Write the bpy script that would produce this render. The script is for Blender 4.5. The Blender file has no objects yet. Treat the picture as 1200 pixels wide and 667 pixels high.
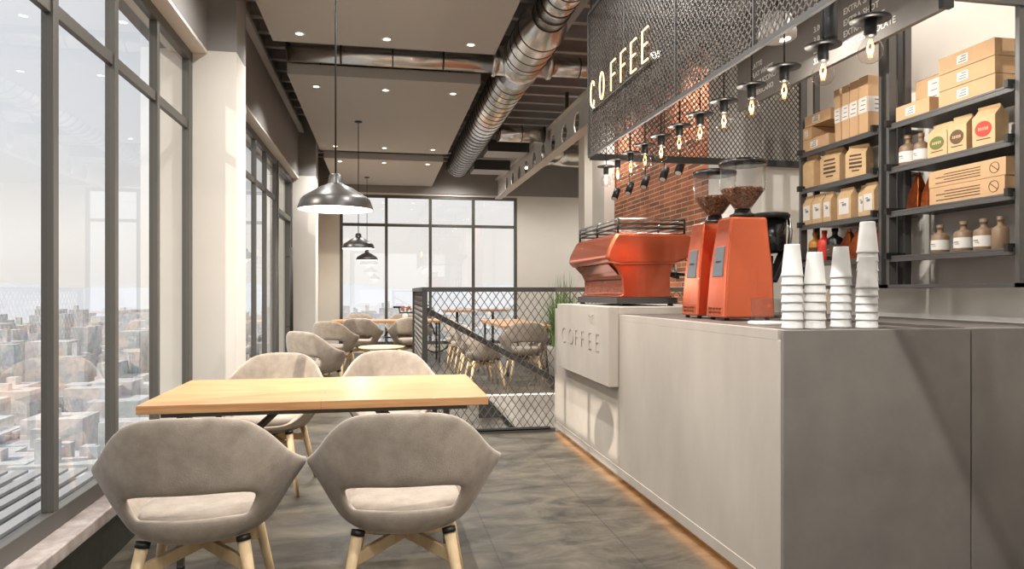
import bpy, bmesh, math, random
from mathutils import Vector, Matrix
R = math.radians
PI = math.pi
random.seed(7)
sc = bpy.context.scene
col = sc.collection

# ------------------------------------------------------------------ materials
def lin(r, g, b):
    f = lambda v: (v/255/12.92) if v/255 <= .04045 else ((v/255+.055)/1.055)**2.4
    return (f(r), f(g), f(b), 1)

def new_mat(name):
    m = bpy.data.materials.new(name); m.use_nodes = True
    return m, m.node_tree.nodes, m.node_tree.links, m.node_tree.nodes['Principled BSDF']

def mat(name, rgb, rough=.6, metal=0, noise=0, nscale=6, bump=0, bscale=60, spec=None, rgb2=None, stretch=None, nrough=0):
    m, N, L, b = new_mat(name)
    b.inputs['Roughness'].default_value = rough
    b.inputs['Metallic'].default_value = metal
    if spec is not None: b.inputs['Specular IOR Level'].default_value = spec
    c = lin(*rgb); b.inputs['Base Color'].default_value = c
    if noise or rgb2 or bump or nrough:
        tc = N.new('ShaderNodeTexCoord'); mp = N.new('ShaderNodeMapping')
        L.new(tc.outputs['Object'], mp.inputs['Vector'])
        if stretch: mp.inputs['Scale'].default_value = stretch
    if noise or rgb2:
        n = N.new('ShaderNodeTexNoise'); n.inputs['Scale'].default_value = nscale; n.inputs['Detail'].default_value = 7
        n.inputs['Roughness'].default_value = .62
        L.new(mp.outputs[0], n.inputs['Vector'])
        r = N.new('ShaderNodeValToRGB'); L.new(n.outputs['Fac'], r.inputs[0])
        c2 = lin(*rgb2) if rgb2 else tuple(max(0, v*(1-noise)) for v in c[:3])+(1,)
        c1 = c if rgb2 else tuple(min(1, v*(1+noise)) for v in c[:3])+(1,)
        r.color_ramp.elements[0].position = .32; r.color_ramp.elements[0].color = c2
        r.color_ramp.elements[1].position = .68; r.color_ramp.elements[1].color = c1
        L.new(r.outputs[0], b.inputs['Base Color'])
        if nrough:
            mr = N.new('ShaderNodeMapRange'); L.new(n.outputs['Fac'], mr.inputs[0])
            mr.inputs[3].default_value = rough-nrough; mr.inputs[4].default_value = rough+nrough
            L.new(mr.outputs[0], b.inputs['Roughness'])
    if bump:
        n2 = N.new('ShaderNodeTexNoise'); n2.inputs['Scale'].default_value = bscale; n2.inputs['Detail'].default_value = 4
        L.new(mp.outputs[0], n2.inputs['Vector'])
        bp = N.new('ShaderNodeBump'); bp.inputs['Strength'].default_value = bump; bp.inputs['Distance'].default_value = .01
        L.new(n2.outputs['Fac'], bp.inputs['Height']); L.new(bp.outputs[0], b.inputs['Normal'])
    return m

def emis(name, rgb, strength):
    m, N, L, b = new_mat(name)
    b.inputs['Base Color'].default_value = lin(*rgb)
    b.inputs['Emission Color'].default_value = lin(*rgb); b.inputs['Emission Strength'].default_value = strength
    return m

def thin_glass(name, tint=(1, 1, 1), ior=1.5, rough=0.0, boost=1.0):
    m = bpy.data.materials.new(name); m.use_nodes = True
    N, L = m.node_tree.nodes, m.node_tree.links; N.clear()
    o = N.new('ShaderNodeOutputMaterial'); mx = N.new('ShaderNodeMixShader')
    t = N.new('ShaderNodeBsdfTransparent'); t.inputs[0].default_value = (*tint, 1)
    g = N.new('ShaderNodeBsdfGlossy'); g.inputs['Roughness'].default_value = rough
    f = N.new('ShaderNodeLayerWeight'); f.inputs['Blend'].default_value = .5
    pw = N.new('ShaderNodeMath'); pw.operation = 'POWER'; pw.inputs[1].default_value = 5; L.new(f.outputs['Facing'], pw.inputs[0])
    k = N.new('ShaderNodeMath'); k.operation = 'MULTIPLY_ADD'; k.use_clamp = True
    f0 = ((ior-1)/(ior+1))**2*boost; k.inputs[1].default_value = 1-f0; k.inputs[2].default_value = f0
    L.new(pw.outputs[0], k.inputs[0]); L.new(k.outputs[0], mx.inputs[0])
    L.new(t.outputs[0], mx.inputs[1]); L.new(g.outputs[0], mx.inputs[2]); L.new(mx.outputs[0], o.inputs[0])
    return m

M = {}
M['white_wall'] = mat('white_wall_paint', (226, 220, 210), .8, noise=.02, nscale=2)
M['grey_wall'] = mat('grey_bulkhead_paint', (142, 139, 136), .85, noise=.04, nscale=2)
M['grey_light'] = mat('light_grey_paint', (168, 160, 150), .8)
M['panel'] = mat('acoustic_panel', (192, 189, 182), .95, noise=.05, nscale=90, bump=.2, bscale=300)
M['deck'] = mat('ceiling_deck', (164, 165, 167), .7, noise=.1, nscale=1.5)
M['joist'] = mat('joist_steel', (178, 178, 180), .6, metal=.0, noise=.08)
M['frame'] = mat('window_frame_grey', (92, 90, 85), .45, metal=.2)
M['dark_metal'] = mat('dark_metal', (62, 60, 58), .6, metal=.2)
M['black'] = mat('matt_black', (22, 21, 20), .5)
M['black_gloss'] = mat('gloss_black', (20, 20, 21), .2)
M['mesh'] = mat('expanded_mesh_metal', (84, 79, 74), .5, metal=.5)
M['mesh2'] = mat('railing_mesh_metal', (104, 99, 93), .45, metal=.5)
M['shelf'] = mat('shelf_metal', (88, 86, 84), .45, metal=.4)
M['duct'] = mat('galvanised_duct', (226, 222, 216), .25, metal=1, noise=.05, nscale=5, nrough=.04)
M['seam'] = mat('duct_seam', (90, 84, 78), .4, metal=.9)
M['beam'] = mat('beam_white', (205, 200, 192), .6, noise=.04)
M['concrete'] = mat('microcement', (190, 180, 168), .62, rgb2=(172, 162, 151), nscale=2.2, stretch=(1, 1, .45), bump=.04, bscale=25)
M['worktop'] = mat('dark_worktop', (100, 94, 88), .5, rgb2=(86, 81, 76), nscale=3)
M['concrete_dark_shaded'] = mat('dark_shaded_microcement', (130, 123, 116), .55, rgb2=(115, 109, 103), nscale=3, bump=.03)  # darker cement: shade put into the end panel colour, own tone on back counter
M['concrete_letter'] = mat('engraving_shade_grey', (150, 142, 133), .7)  # grey stands for the shade inside engraved letters, whose meshes are raised
M['velvet'] = mat('taupe_velvet', (180, 166, 151), .9, rgb2=(150, 137, 124), nscale=11, bump=.15, bscale=220)
M['velvet'].node_tree.nodes['Principled BSDF'].inputs['Sheen Weight'].default_value = .35
M['velvet'].node_tree.nodes['Principled BSDF'].inputs['Sheen Roughness'].default_value = .4
M['oak'] = mat('pale_oak', (216, 190, 150), .5, rgb2=(196, 166, 124), nscale=6, stretch=(6, 6, .7))
M['steel_leg'] = mat('table_steel', (84, 80, 77), .4, metal=.5)
M['kraft'] = mat('kraft_card', (182, 146, 108), .8, noise=.05, nscale=14)
M['kraft2'] = mat('kraft_paper', (188, 155, 114), .75, noise=.08, nscale=18, bump=.2, bscale=40)
M['kraft_dark'] = mat('printed_ink', (74, 56, 38), .8)
M['paper'] = mat('label_paper', (205, 200, 192), .8)
M['print_grey'] = mat('label_print', (120, 116, 112), .8)
M['copper'] = mat('copper_lacquer', (214, 110, 76), .27, metal=.88, noise=.05, nscale=2)
M['copper'].node_tree.nodes['Principled BSDF'].inputs['Coat Weight'].default_value = .4
M['orange'] = mat('orange_lacquer', (232, 114, 74), .2, metal=.8, noise=.04, nscale=3)
M['orange'].node_tree.nodes['Principled BSDF'].inputs['Coat Weight'].default_value = .5
M['copper_foil'] = mat('copper_foil', (168, 84, 34), .3, metal=.8, rgb2=(92, 40, 16), nscale=14, bump=.6, bscale=14)
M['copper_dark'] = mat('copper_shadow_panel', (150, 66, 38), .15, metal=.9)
M['chrome'] = mat('chrome', (200, 200, 200), .15, metal=1)
M['slate'] = mat('display_slate', (92, 96, 100), .35)
M['white_cup'] = mat('white_paper_cup', (204, 202, 198), .6)
M['bottle_brown'] = mat('brown_stoneware', (122, 98, 74), .5, noise=.06)
M['red'] = mat('red_plastic', (206, 50, 32), .35)
M['mustard'] = mat('mustard_plastic', (176, 118, 32), .35)
M['green_badge'] = mat('green_badge', (92, 98, 48), .7)
M['brown_badge'] = mat('brown_badge', (84, 62, 36), .7)
M['red_badge'] = mat('red_badge', (200, 52, 40), .7)
M['menu'] = mat('menu_board_grey', (122, 116, 110), .75)
M['menu_text'] = mat('menu_lettering', (225, 220, 214), .7)
M['marble'] = mat('pinkish_marble', (206, 194, 186), .35, rgb2=(150, 134, 128), nscale=14)
M['granite'] = mat('dark_green_granite', (44, 46, 32), .5, rgb2=(18, 22, 14), nscale=24)
M['bean'] = mat('roasted_beans', (178, 124, 90), .45, rgb2=(84, 48, 32), nscale=45)
M['leaf'] = mat('grass_leaf', (112, 160, 58), .5, rgb2=(66, 112, 34), nscale=5)
M['ceramic'] = mat('white_ceramic', (228, 226, 222), .3)
M['tyre'] = mat('rubber', (28, 27, 26), .7)
M['blue'] = mat('bicycle_frame_paint', (40, 42, 48), .3)
M['terracotta'] = mat('dried_flower', (150, 92, 76), .8)
M['bulb_glass'] = thin_glass('bulb_glass', (.97, .95, .92), 1.45, boost=1.6)
M['clear'] = thin_glass('hopper_glass', (.9, .9, .9), 1.45, boost=2)
M['window_glass'] = thin_glass('window_glass', (.93, .94, .95), 1.5, boost=4.6)
M['filament'] = emis('filament', (255, 168, 92), 7)
M['neon'] = emis('neon_tube', (255, 208, 140), 3)
M['led'] = emis('led_strip', (255, 178, 100), 4.5)
M['lamp_disc'] = emis('lamp_disc', (255, 240, 220), 9)
M['shade_white'] = mat('shade_inside_white', (240, 236, 228), .5)
M['shade_bulb'] = emis('shade_bulb', (255, 236, 210), 14)
M['bronze'] = mat('shade_bronze_grey', (54, 51, 47), .33, metal=.2)

# wood table top with board joints and grain along X
def wood_top():
    m, N, L, b = new_mat('oak_table_top')
    tc = N.new('ShaderNodeTexCoord'); mp = N.new('ShaderNodeMapping'); mp.inputs['Scale'].default_value = (1.2, 22, 22)
    L.new(tc.outputs['Object'], mp.inputs[0])
    n = N.new('ShaderNodeTexNoise'); n.inputs['Scale'].default_value = 2.5; n.inputs['Detail'].default_value = 6; n.inputs['Distortion'].default_value = .6
    L.new(mp.outputs[0], n.inputs['Vector'])
    r = N.new('ShaderNodeValToRGB'); L.new(n.outputs['Fac'], r.inputs[0])
    r.color_ramp.elements[0].position = .3; r.color_ramp.elements[0].color = lin(186, 134, 88)
    r.color_ramp.elements[1].position = .72; r.color_ramp.elements[1].color = lin(218, 170, 120)
    mp2 = N.new('ShaderNodeMapping'); mp2.inputs['Location'].default_value = (3, .02, 0); L.new(tc.outputs['Object'], mp2.inputs[0])
    br = N.new('ShaderNodeTexBrick'); br.inputs['Scale'].default_value = 1; br.inputs['Brick Width'].default_value = 6
    br.inputs['Row Height'].default_value = .11; br.inputs['Mortar Size'].default_value = .0012
    br.inputs['Color1'].default_value = (1, 1, 1, 1); br.inputs['Color2'].default_value = (.86, .84, .82, 1); br.inputs['Mortar'].default_value = (.55, .5, .45, 1)
    L.new(mp2.outputs[0], br.inputs['Vector'])
    mx = N.new('ShaderNodeMix'); mx.data_type = 'RGBA'; mx.blend_type = 'MULTIPLY'; mx.inputs[0].default_value = 1
    L.new(r.outputs[0], mx.inputs[6]); L.new(br.outputs[0], mx.inputs[7]); L.new(mx.outputs[2], b.inputs['Base Color'])
    b.inputs['Roughness'].default_value = .38
    return m
M['wood_top'] = wood_top()

def tile_floor():
    m, N, L, b = new_mat('slate_floor_tiles')
    g = N.new('ShaderNodeNewGeometry'); mp = N.new('ShaderNodeMapping')
    mp.inputs['Location'].default_value = (.10, .17, 0); L.new(g.outputs['Position'], mp.inputs[0])
    br = N.new('ShaderNodeTexBrick'); br.inputs['Scale'].default_value = 1; br.inputs['Brick Width'].default_value = .64
    br.offset = 0; br.inputs['Row Height'].default_value = 1.28; br.inputs['Mortar Size'].default_value = .0035; br.inputs['Mortar Smooth'].default_value = .2
    br.inputs['Color1'].default_value = (1, 1, 1, 1); br.inputs['Color2'].default_value = (.86, .86, .86, 1); br.inputs['Mortar'].default_value = (.42, .42, .42, 1)
    L.new(mp.outputs[0], br.inputs['Vector'])
    mp2 = N.new('ShaderNodeMapping'); mp2.inputs['Scale'].default_value = (1.1, 1.9, 1); L.new(g.outputs['Position'], mp2.inputs[0])
    n = N.new('ShaderNodeTexNoise'); n.inputs['Scale'].default_value = 2.6; n.inputs['Detail'].default_value = 9; n.inputs['Roughness'].default_value = .68; n.inputs['Distortion'].default_value = .5
    L.new(mp2.outputs[0], n.inputs['Vector'])
    r = N.new('ShaderNodeValToRGB'); L.new(n.outputs['Fac'], r.inputs[0])
    r.color_ramp.elements[0].position = .33; r.color_ramp.elements[0].color = lin(42, 39, 33)
    r.color_ramp.elements[1].position = .7; r.color_ramp.elements[1].color = lin(114, 105, 90)
    mx = N.new('ShaderNodeMix'); mx.data_type = 'RGBA'; mx.blend_type = 'MULTIPLY'; mx.inputs[0].default_value = 1
    L.new(r.outputs[0], mx.inputs[6]); L.new(br.outputs[0], mx.inputs[7]); L.new(mx.outputs[2], b.inputs['Base Color'])
    mr = N.new('ShaderNodeMapRange'); mr.inputs[3].default_value = .5; mr.inputs[4].default_value = .3
    L.new(n.outputs['Fac'], mr.inputs[0]); L.new(mr.outputs[0], b.inputs['Roughness'])
    bp = N.new('ShaderNodeBump'); bp.inputs['Strength'].default_value = .25; bp.inputs['Distance'].default_value = .01
    L.new(n.outputs['Fac'], bp.inputs['Height']); L.new(bp.outputs[0], b.inputs['Normal'])
    return m
M['floor'] = tile_floor()

def brick():
    m, N, L, b = new_mat('red_brick')
    g = N.new('ShaderNodeNewGeometry'); sx = N.new('ShaderNodeSeparateXYZ'); cx = N.new('ShaderNodeCombineXYZ')
    L.new(g.outputs['Position'], sx.inputs[0]); L.new(sx.outputs['Y'], cx.inputs[0]); L.new(sx.outputs['Z'], cx.inputs[1])
    br = N.new('ShaderNodeTexBrick'); br.inputs['Scale'].default_value = 1; br.inputs['Brick Width'].default_value = .3
    br.inputs['Row Height'].default_value = .052; br.inputs['Mortar Size'].default_value = .006; br.inputs['Mortar Smooth'].default_value = .2
    br.inputs['Bias'].default_value = -.1
    br.inputs['Color1'].default_value = lin(208, 122, 78); br.inputs['Color2'].default_value = lin(122, 76, 54); br.inputs['Mortar'].default_value = lin(205, 182, 156)
    L.new(cx.outputs[0], br.inputs['Vector'])
    n = N.new('ShaderNodeTexNoise'); n.inputs['Scale'].default_value = 3.5; n.inputs['Detail'].default_value = 5; L.new(g.outputs['Position'], n.inputs['Vector'])
    r = N.new('ShaderNodeValToRGB'); L.new(n.outputs['Fac'], r.inputs[0])
    r.color_ramp.elements[0].position = .3; r.color_ramp.elements[0].color = (.6, .55, .5, 1); r.color_ramp.elements[1].position = .7; r.color_ramp.elements[1].color = (1, 1, 1, 1)
    mx = N.new('ShaderNodeMix'); mx.data_type = 'RGBA'; mx.blend_type = 'MULTIPLY'; mx.inputs[0].default_value = 1
    L.new(br.outputs[0], mx.inputs[6]); L.new(r.outputs[0], mx.inputs[7]); L.new(mx.outputs[2], b.inputs['Base Color'])
    b.inputs['Roughness'].default_value = .85
    bp = N.new('ShaderNodeBump'); bp.inputs['Strength'].default_value = .6; bp.inputs['Distance'].default_value = .012; bp.invert = True
    L.new(br.outputs['Fac'], bp.inputs['Height']); L.new(bp.outputs[0], b.inputs['Normal'])
    return m
M['brick'] = brick()

# ------------------------------------------------------------------ mesh builder
class MB:
    def __init__(s): s.bm = bmesh.new(); s.mi = 0
    def faces(s, vs, fs):
        V = [s.bm.verts.new(v) for v in vs]; out = []
        for f in fs:
            try: q = s.bm.faces.new([V[i] for i in f]); q.material_index = s.mi; out.append(q)
            except ValueError: pass
        return out
    def box(s, x0, x1, y0, y1, z0, z1):
        s.faces([(x0,y0,z0),(x1,y0,z0),(x1,y1,z0),(x0,y1,z0),(x0,y0,z1),(x1,y0,z1),(x1,y1,z1),(x0,y1,z1)],
                [(0,3,2,1),(4,5,6,7),(0,1,5,4),(1,2,6,5),(2,3,7,6),(3,0,4,7)]); return s
    def bar(s, a, b, w, h=None, up=(0,0,1)):
        """rectangular bar from a to b"""
        h = w if h is None else h
        a, b = Vector(a), Vector(b); d = (b-a).normalized(); u = Vector(up)
        if abs(d.dot(u)) > .99: u = Vector((0,1,0))
        r = d.cross(u).normalized(); u = r.cross(d).normalized(); r *= w/2; u *= h/2
        s.faces([a-r-u,a+r-u,a+r+u,a-r+u,b-r-u,b+r-u,b+r+u,b-r+u],
                [(0,3,2,1),(4,5,6,7),(0,1,5,4),(1,2,6,5),(2,3,7,6),(3,0,4,7)]); return s
    def tube(s, pts, rad, n=8, caps=True, closed=False):
        pts = [Vector(p) for p in pts]; k = len(pts)
        rads = rad if isinstance(rad, (list, tuple)) else [rad]*k
        rings = []; prev = None
        for i, p in enumerate(pts):
            if closed: d = pts[(i+1) % k]-pts[i-1]
            else: d = pts[min(i+1, k-1)]-pts[max(i-1, 0)]
            d.normalize()
            if prev is None:
                u = Vector((0,0,1)) if abs(d.z) < .9 else Vector((1,0,0))
                u = (u-d*u.dot(d)).normalized()
            else: u = (prev-d*prev.dot(d)).normalized()
            prev = u; v = d.cross(u)
            rings.append([s.bm.verts.new(p+(u*math.cos(2*PI*j/n)+v*math.sin(2*PI*j/n))*rads[i]) for j in range(n)])
        for i in range(k if closed else k-1):
            A, B = rings[i], rings[(i+1) % k]
            for j in range(n):
                f = s.bm.faces.new((A[j], A[(j+1) % n], B[(j+1) % n], B[j])); f.material_index = s.mi; f.smooth = True
        if caps and not closed:
            for rg in (rings[0][::-1], rings[-1]):
                f = s.bm.faces.new(rg); f.material_index = s.mi
        return s
    def lathe(s, prof, c=(0,0,0), n=24, smooth=True, axis='Z'):
        """prof: list of (r, z); closes at r=0"""
        c = Vector(c); rings = []
        def P(r, z, a):
            x, y = r*math.cos(a), r*math.sin(a)
            return c+(Vector((x, y, z)) if axis == 'Z' else Vector((z, x, y)) if axis == 'X' else Vector((y, z, x)))
        for r, z in prof:
            if r < 1e-6: rings.append([s.bm.verts.new(P(0, z, 0))])
            else: rings.append([s.bm.verts.new(P(r, z, 2*PI*j/n)) for j in range(n)])
        for A, B in zip(rings, rings[1:]):
            for j in range(n):
                k = (j+1) % n
                vs = [A[0], B[k], B[j]] if len(A) == 1 else ([A[j], A[k], B[0]] if len(B) == 1 else [A[j], A[k], B[k], B[j]])
                if len(set(vs)) < 3: continue
                try: f = s.bm.faces.new(vs); f.smooth = smooth; f.material_index = s.mi
                except ValueError: pass
        return s
    def prism(s, poly, axis, a0, a1):
        """extrude polygon along axis; poly coords are the other two axes in order"""
        def P(u, v, w): return {'X': (w,u,v), 'Y': (u,w,v), 'Z': (u,v,w)}[axis]
        n = len(poly)
        vs = [P(u, v, a0) for u, v in poly]+[P(u, v, a1) for u, v in poly]
        s.faces(vs, [tuple(range(n))[::-1], tuple(range(n, 2*n))]+[(i, (i+1) % n, n+(i+1) % n, n+i) for i in range(n)]); return s
    def build(s, name, mats, parent=None, bevel=0, segs=2, smooth=False, loc=None, sub=0):
        bmesh.ops.recalc_face_normals(s.bm, faces=s.bm.faces[:])
        me = bpy.data.meshes.new(name); s.bm.to_mesh(me); s.bm.free()
        for m in (mats if isinstance(mats, (list, tuple)) else [mats]): me.materials.append(M[m] if isinstance(m, str) else m)
        o = bpy.data.objects.new(name, me); col.objects.link(o)
        if parent is not None: o.parent = parent
        if loc is not None: o.location = loc
        if bevel:
            b = o.modifiers.new('b', 'BEVEL'); b.width = bevel; b.segments = segs; b.limit_method = 'ANGLE'; b.angle_limit = R(35)
            for p in me.polygons: p.use_smooth = True
            b.harden_normals = True
        if sub: q = o.modifiers.new('s', 'SUBSURF'); q.levels = q.render_levels = sub
        if smooth:
            for p in me.polygons: p.use_smooth = True
        return o

def tag(o, label=None, cat=None, group=None, kind=None):
    if label: o['label'] = label
    if cat: o['category'] = cat
    if group: o['group'] = group
    if kind: o['kind'] = kind
    return o
def thing(name, label, cat, loc=(0,0,0), rz=0, group=None, kind=None):
    o = bpy.data.objects.new(name, None); col.objects.link(o); o.empty_display_size = .1
    o.location = loc; o.rotation_euler = (0, 0, rz)
    return tag(o, label, cat, group, kind)
def copy_tree(o, parent=None):
    c = o.copy(); col.objects.link(c); c.parent = parent
    for ch in [x for x in bpy.data.objects if x.parent == o]: copy_tree(ch, c)
    return c
def dup(o, label, loc=None, rz=None, group=None):
    c = copy_tree(o)
    if loc is not None: c.location = loc
    if rz is not None: c.rotation_euler = (0, 0, rz)
    c['label'] = label
    if group: c['group'] = group
    return c
def struct(o): o['kind'] = 'structure'; return o
def snode(name):
    o = bpy.data.objects.new(name, None); col.objects.link(o); return struct(o)

def text_mesh(body, size, mats, name, parent, origin, xdir, ydir, depth=.002, spacing=1.0, align='LEFT', offset=0):
    cu = bpy.data.curves.new(name, 'FONT'); cu.body = body; cu.size = size; cu.extrude = depth; cu.space_character = spacing; cu.align_x = align; cu.offset = offset
    cu.resolution_u = 3
    t = bpy.data.objects.new(name, cu); col.objects.link(t)
    bpy.context.view_layer.update()
    me = bpy.data.meshes.new_from_object(t.evaluated_get(bpy.context.evaluated_depsgraph_get()))
    bpy.data.objects.remove(t)
    xd, yd = Vector(xdir), Vector(ydir); zd = xd.cross(yd)
    mt = Matrix((xd, yd, zd)).transposed().to_4x4(); mt.translation = Vector(origin)
    me.transform(mt); me.materials.clear(); me.materials.append(M[mats])
    o = bpy.data.objects.new(name, me); col.objects.link(o); o.parent = parent
    return o

# ------------------------------------------------------------------ setting
YB = 14.65; XL = -1.24; XR = 3.1; Y0 = -3.0; ZC = 3.9
b = MB()
b.box(-1.5, 3.3, Y0, 6.12, -.2, 0); b.box(-1.5, 1.15, 6.12, 7.0, -.2, 0); b.box(-1.5, 6, 7.0, YB+.1, -.2, 0); b.box(3.0, 6, 6.12, 7.0, -.2, 0)
struct(b.build('floor', 'floor'))
# stairwell
st = snode('stairwell')
b = MB(); b.box(1.02, 3.0, 6.9, 6.999, -2.2, .21); b.box(1.12, 1.15, 6.12, 6.9, -2.2, -.2); b.box(2.98, 3.0, 6.12, 6.9, -2.2, -.2)
b.build('stairwell_wall', 'white_wall', st)
b = MB()
for i in range(9): b.box(1.15+i*.2, 3.0, 6.12, 6.9, -2.3, -.2*(i+1)+.0)
b.build('stair_step', 'floor', st)
b = MB(); b.prism([(.95, 0), (.95, .21), (1.02, .21), (1.45, -.26), (1.2, -.26), (1.2, 0)], 'Y', 6.86, 6.899); b.build('stair_shade_sheet', 'dark_metal', st)  # dark sheet standing in for the diagonal shadow on the stairwell wall
b = MB(); b.box(.37, 1.53, 6.085, 6.125, -.02, .03); b.build('stair_kerb', 'dark_metal', st)
# left wall
wl = snode('wall_left')
b = MB(); b.box(-1.6, XL, Y0, YB, 3.0, 4.22); b.box(-1.6, -1.04, 5.39, 5.75, 3.0, 4.215); b.box(-1.6, -.99, 11.09, 11.5, 3.02, 4.215)
b.build('bulkhead', 'grey_wall', wl)
b = MB(); b.box(-1.6, -1.04, 5.39, 5.75, 0, 3.0); b.build('pier', 'white_wall', wl, bevel=.004)
b = MB(); b.box(-1.6, -.99, 11.09, 11.5, 0, 3.02); b.build('pier', 'white_wall', wl, bevel=.004)
b = MB(); b.box(-1.6, XL, 11.5, YB, 0, 3.0); b.build('end_section', 'white_wall', wl)
b = MB(); b.box(-1.5, XL-.001, Y0, 5.389, 2.975, 2.999); b.box(-1.5, XL-.001, 5.751, 11.089, 2.975, 2.999); b.build('soffit_lining', 'white_wall', wl)
b = MB(); b.box(-1.5, XL, Y0, 5.39, 0, .19); b.box(-1.5, XL, 5.75, 9.55, 0, .19); struct(b.build('baseboard_left', 'granite', None, bevel=.003))
b = MB(); b.box(-1.5, XL+.008, Y0, 5.389, .19, .25); b.box(-1.5, XL+.008, 5.751, 9.55, .19, .25); struct(b.build('trim_1', 'marble', None, bevel=.008))
# windows : frame bars in X thickness, Y extents
def window_x(name, y0, y1, mull, z0, z1, zt, x0=-1.39, x1=-1.34, glass_x=-1.365, w=.05):
    n = snode(name); b = MB()
    b.box(x0, x1, y0, y1, z0, z0+.08); b.box(x0, x1, y0, y1, z1-.07, z1)
    b.box(x0, x1, y0, y0+.07, z0+.08, z1-.07); b.box(x0, x1, y1-.09, y1, z0+.08, z1-.07)
    ys = [y0+.07]+list(mull)+[y1-.09]
    for m_ in mull: b.box(x0+.0, x1, m_-w/2, m_+w/2, z0+.08, z1-.07)
    for i in range(len(ys)-1):
        a = ys[i]+(w/2 if i else 0); c = ys[i+1]-(w/2 if i < len(ys)-2 else 0)
        b.box(x0+.01, x1-.01, a, c, zt-.03, zt+.03)
    b.build('window_frame', 'frame', n, bevel=.004)
    b = MB(); b.faces([(glass_x, y0+.03, z0+.03), (glass_x, y1-.03, z0+.03), (glass_x, y1-.03, z1-.03), (glass_x, y0+.03, z1-.03)], [(0,1,2,3)])
    b.build('window_glass', 'window_glass', n)
    return n
window_x('window_1', Y0, 5.39, [3.236-.687*k for k in range(9, 0, -1)]+[3.236, 3.92, 4.61], .25, 2.975, 2.44)
window_x('window_2', 5.75, 9.56, [6.6, 7.3, 8.0, 8.7], .25, 2.975, 2.46)
d1 = snode('door_1'); b = MB()
b.box(-1.43, -1.33, 9.56, 9.66, 0, 2.975); b.box(-1.43, -1.33, 11.0, 11.09, 0, 2.975); b.box(-1.43, -1.33, 9.66, 11.0, 2.9, 2.975)
b.box(-1.42, -1.34, 9.66, 11.0, 2.3, 2.37); b.box(-1.42, -1.34, 9.66, 11.0, 0.0, .14); b.box(-1.42, -1.34, 10.9, 11.0, .14, 2.3)
b.build('door_frame', 'frame', d1, bevel=.004)
b = MB(); b.faces([(-1.39, 9.6, .1), (-1.39, 11.05, .1), (-1.39, 11.05, 2.95), (-1.39, 9.6, 2.95)], [(0,1,2,3)]); b.build('door_glass', 'window_glass', d1)
b = MB(); b.tube([(-1.27, 10.45, .6), (-1.27, 10.45, 1.88)], .025, 10); b.bar((-1.34, 10.45, .75), (-1.27, 10.45, .75), .02); b.bar((-1.34, 10.45, 1.75), (-1.27, 10.45, 1.75), .02)
b.build('door_handle', 'dark_metal', d1)
# back wall with window opening X -.836..2.846, z .2..3.25
wb = snode('wall_back')
b = MB(); b.box(-1.6, -.836, YB, YB+.2, 0, 3.29); b.box(2.846, 6, YB, YB+.2, 0, 3.29); b.box(-.836, 2.846, YB, YB+.2, 0, .15); b.box(-.836, 2.846, YB, YB+.2, 3.25, 3.29)
b.build('wall_face', 'white_wall', wb)
b = MB(); b.box(-1.24, 6, YB-.03, YB+.2, 3.29, 4.22); b.build('bulkhead', 'grey_wall', wb)
w3 = snode('window_3'); b = MB()
x0, x1 = -.836, 2.846; st_ = (x1-x0-.06)/4
b.box(x0, x1, YB+.02, YB+.1, .15, .22); b.box(x0, x1, YB+.02, YB+.1, 3.19, 3.25)
for i in range(5): b.box(x0+i*st_, x0+i*st_+.06, YB+.02, YB+.1, .22, 3.19)
for i in range(4): b.box(x0+i*st_+.06, x0+(i+1)*st_, YB+.03, YB+.09, 2.6, 2.66)
b.build('window_frame', 'frame', w3, bevel=.004)
b = MB(); b.faces([(x0+.03, YB+.06, .18), (x1-.03, YB+.06, .18), (x1-.03, YB+.06, 3.22), (x0+.03, YB+.06, 3.22)], [(0,1,2,3)]); b.build('window_glass', 'window_glass', w3)
# right wall
wr = snode('wall_right')
b = MB(); b.box(XR, XR+.2, Y0, 4.78, 0, 4.22); b.box(XR, XR+.2, 9.05, 9.9, 0, 4.22); b.box(5.9, 6.1, 9.9, YB, 0, 4.22); b.box(XR+.2, 6.1, 9.8, 9.9, 0, 4.22)
b.build('wall_face', 'white_wall', wr)
b = MB(); b.box(XR, XR+.2, 4.78, 9.05, 0, 4.22); b.build('brick_face', 'brick', wr)
b = MB(); b.box(2.786, XR-.001, 4.78, 5.65, 0, 4.22); b.build('pier', 'white_wall', wr, bevel=.004)
b = MB(); b.box(2.955, XR-.001, 9.05, 9.6, 0, 4.22); b.build('pier', 'white_wall', wr, bevel=.004)
b = MB(); b.box(2.84, XR+.05, 9.601, 9.9, 0, 4.22); b.build('pier', 'white_wall', wr, bevel=.004)
# unseen wall behind the camera; its wide opening is made to admit fill light
wf = snode('wall_front')
b = MB(); b.box(-1.6, 3.3, Y0-.2, Y0, 3.0, 4.22); b.box(-1.6, 3.3, Y0-.2, Y0, 0, .3); b.box(-1.6, -1.2, Y0-.2, Y0, .3, 3.0); b.box(2.9, 3.3, Y0-.2, Y0, .3, 3.0)
b.build('wall_face', 'white_wall', wf)
# ceiling
ce = snode('ceiling')
b = MB(); b.box(-1.6, 6.1, Y0-.2, YB+.2, 4.22, 4.3); b.build('ceiling_deck', 'deck', ce)
b = MB()
y = -2.6; 
while y < YB-.2:
    b.box(-1.24, 5.9, y, y+.07, ZC, ZC+.02); b.box(-1.24, 5.9, y+.03, y+.045, ZC+.02, 4.22); y += .42
b.build('ceiling_joist', 'joist', ce)
b = MB(); b.box(-1.23, -1.16, Y0, 5.38, 3.68, 3.73); b.box(-1.23, -1.16, 5.76, 11.08, 3.68, 3.73); b.box(1.75, 1.83, 3.2, YB, ZC-.04, ZC); b.build('ceiling_rail', 'joist', ce)

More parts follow.
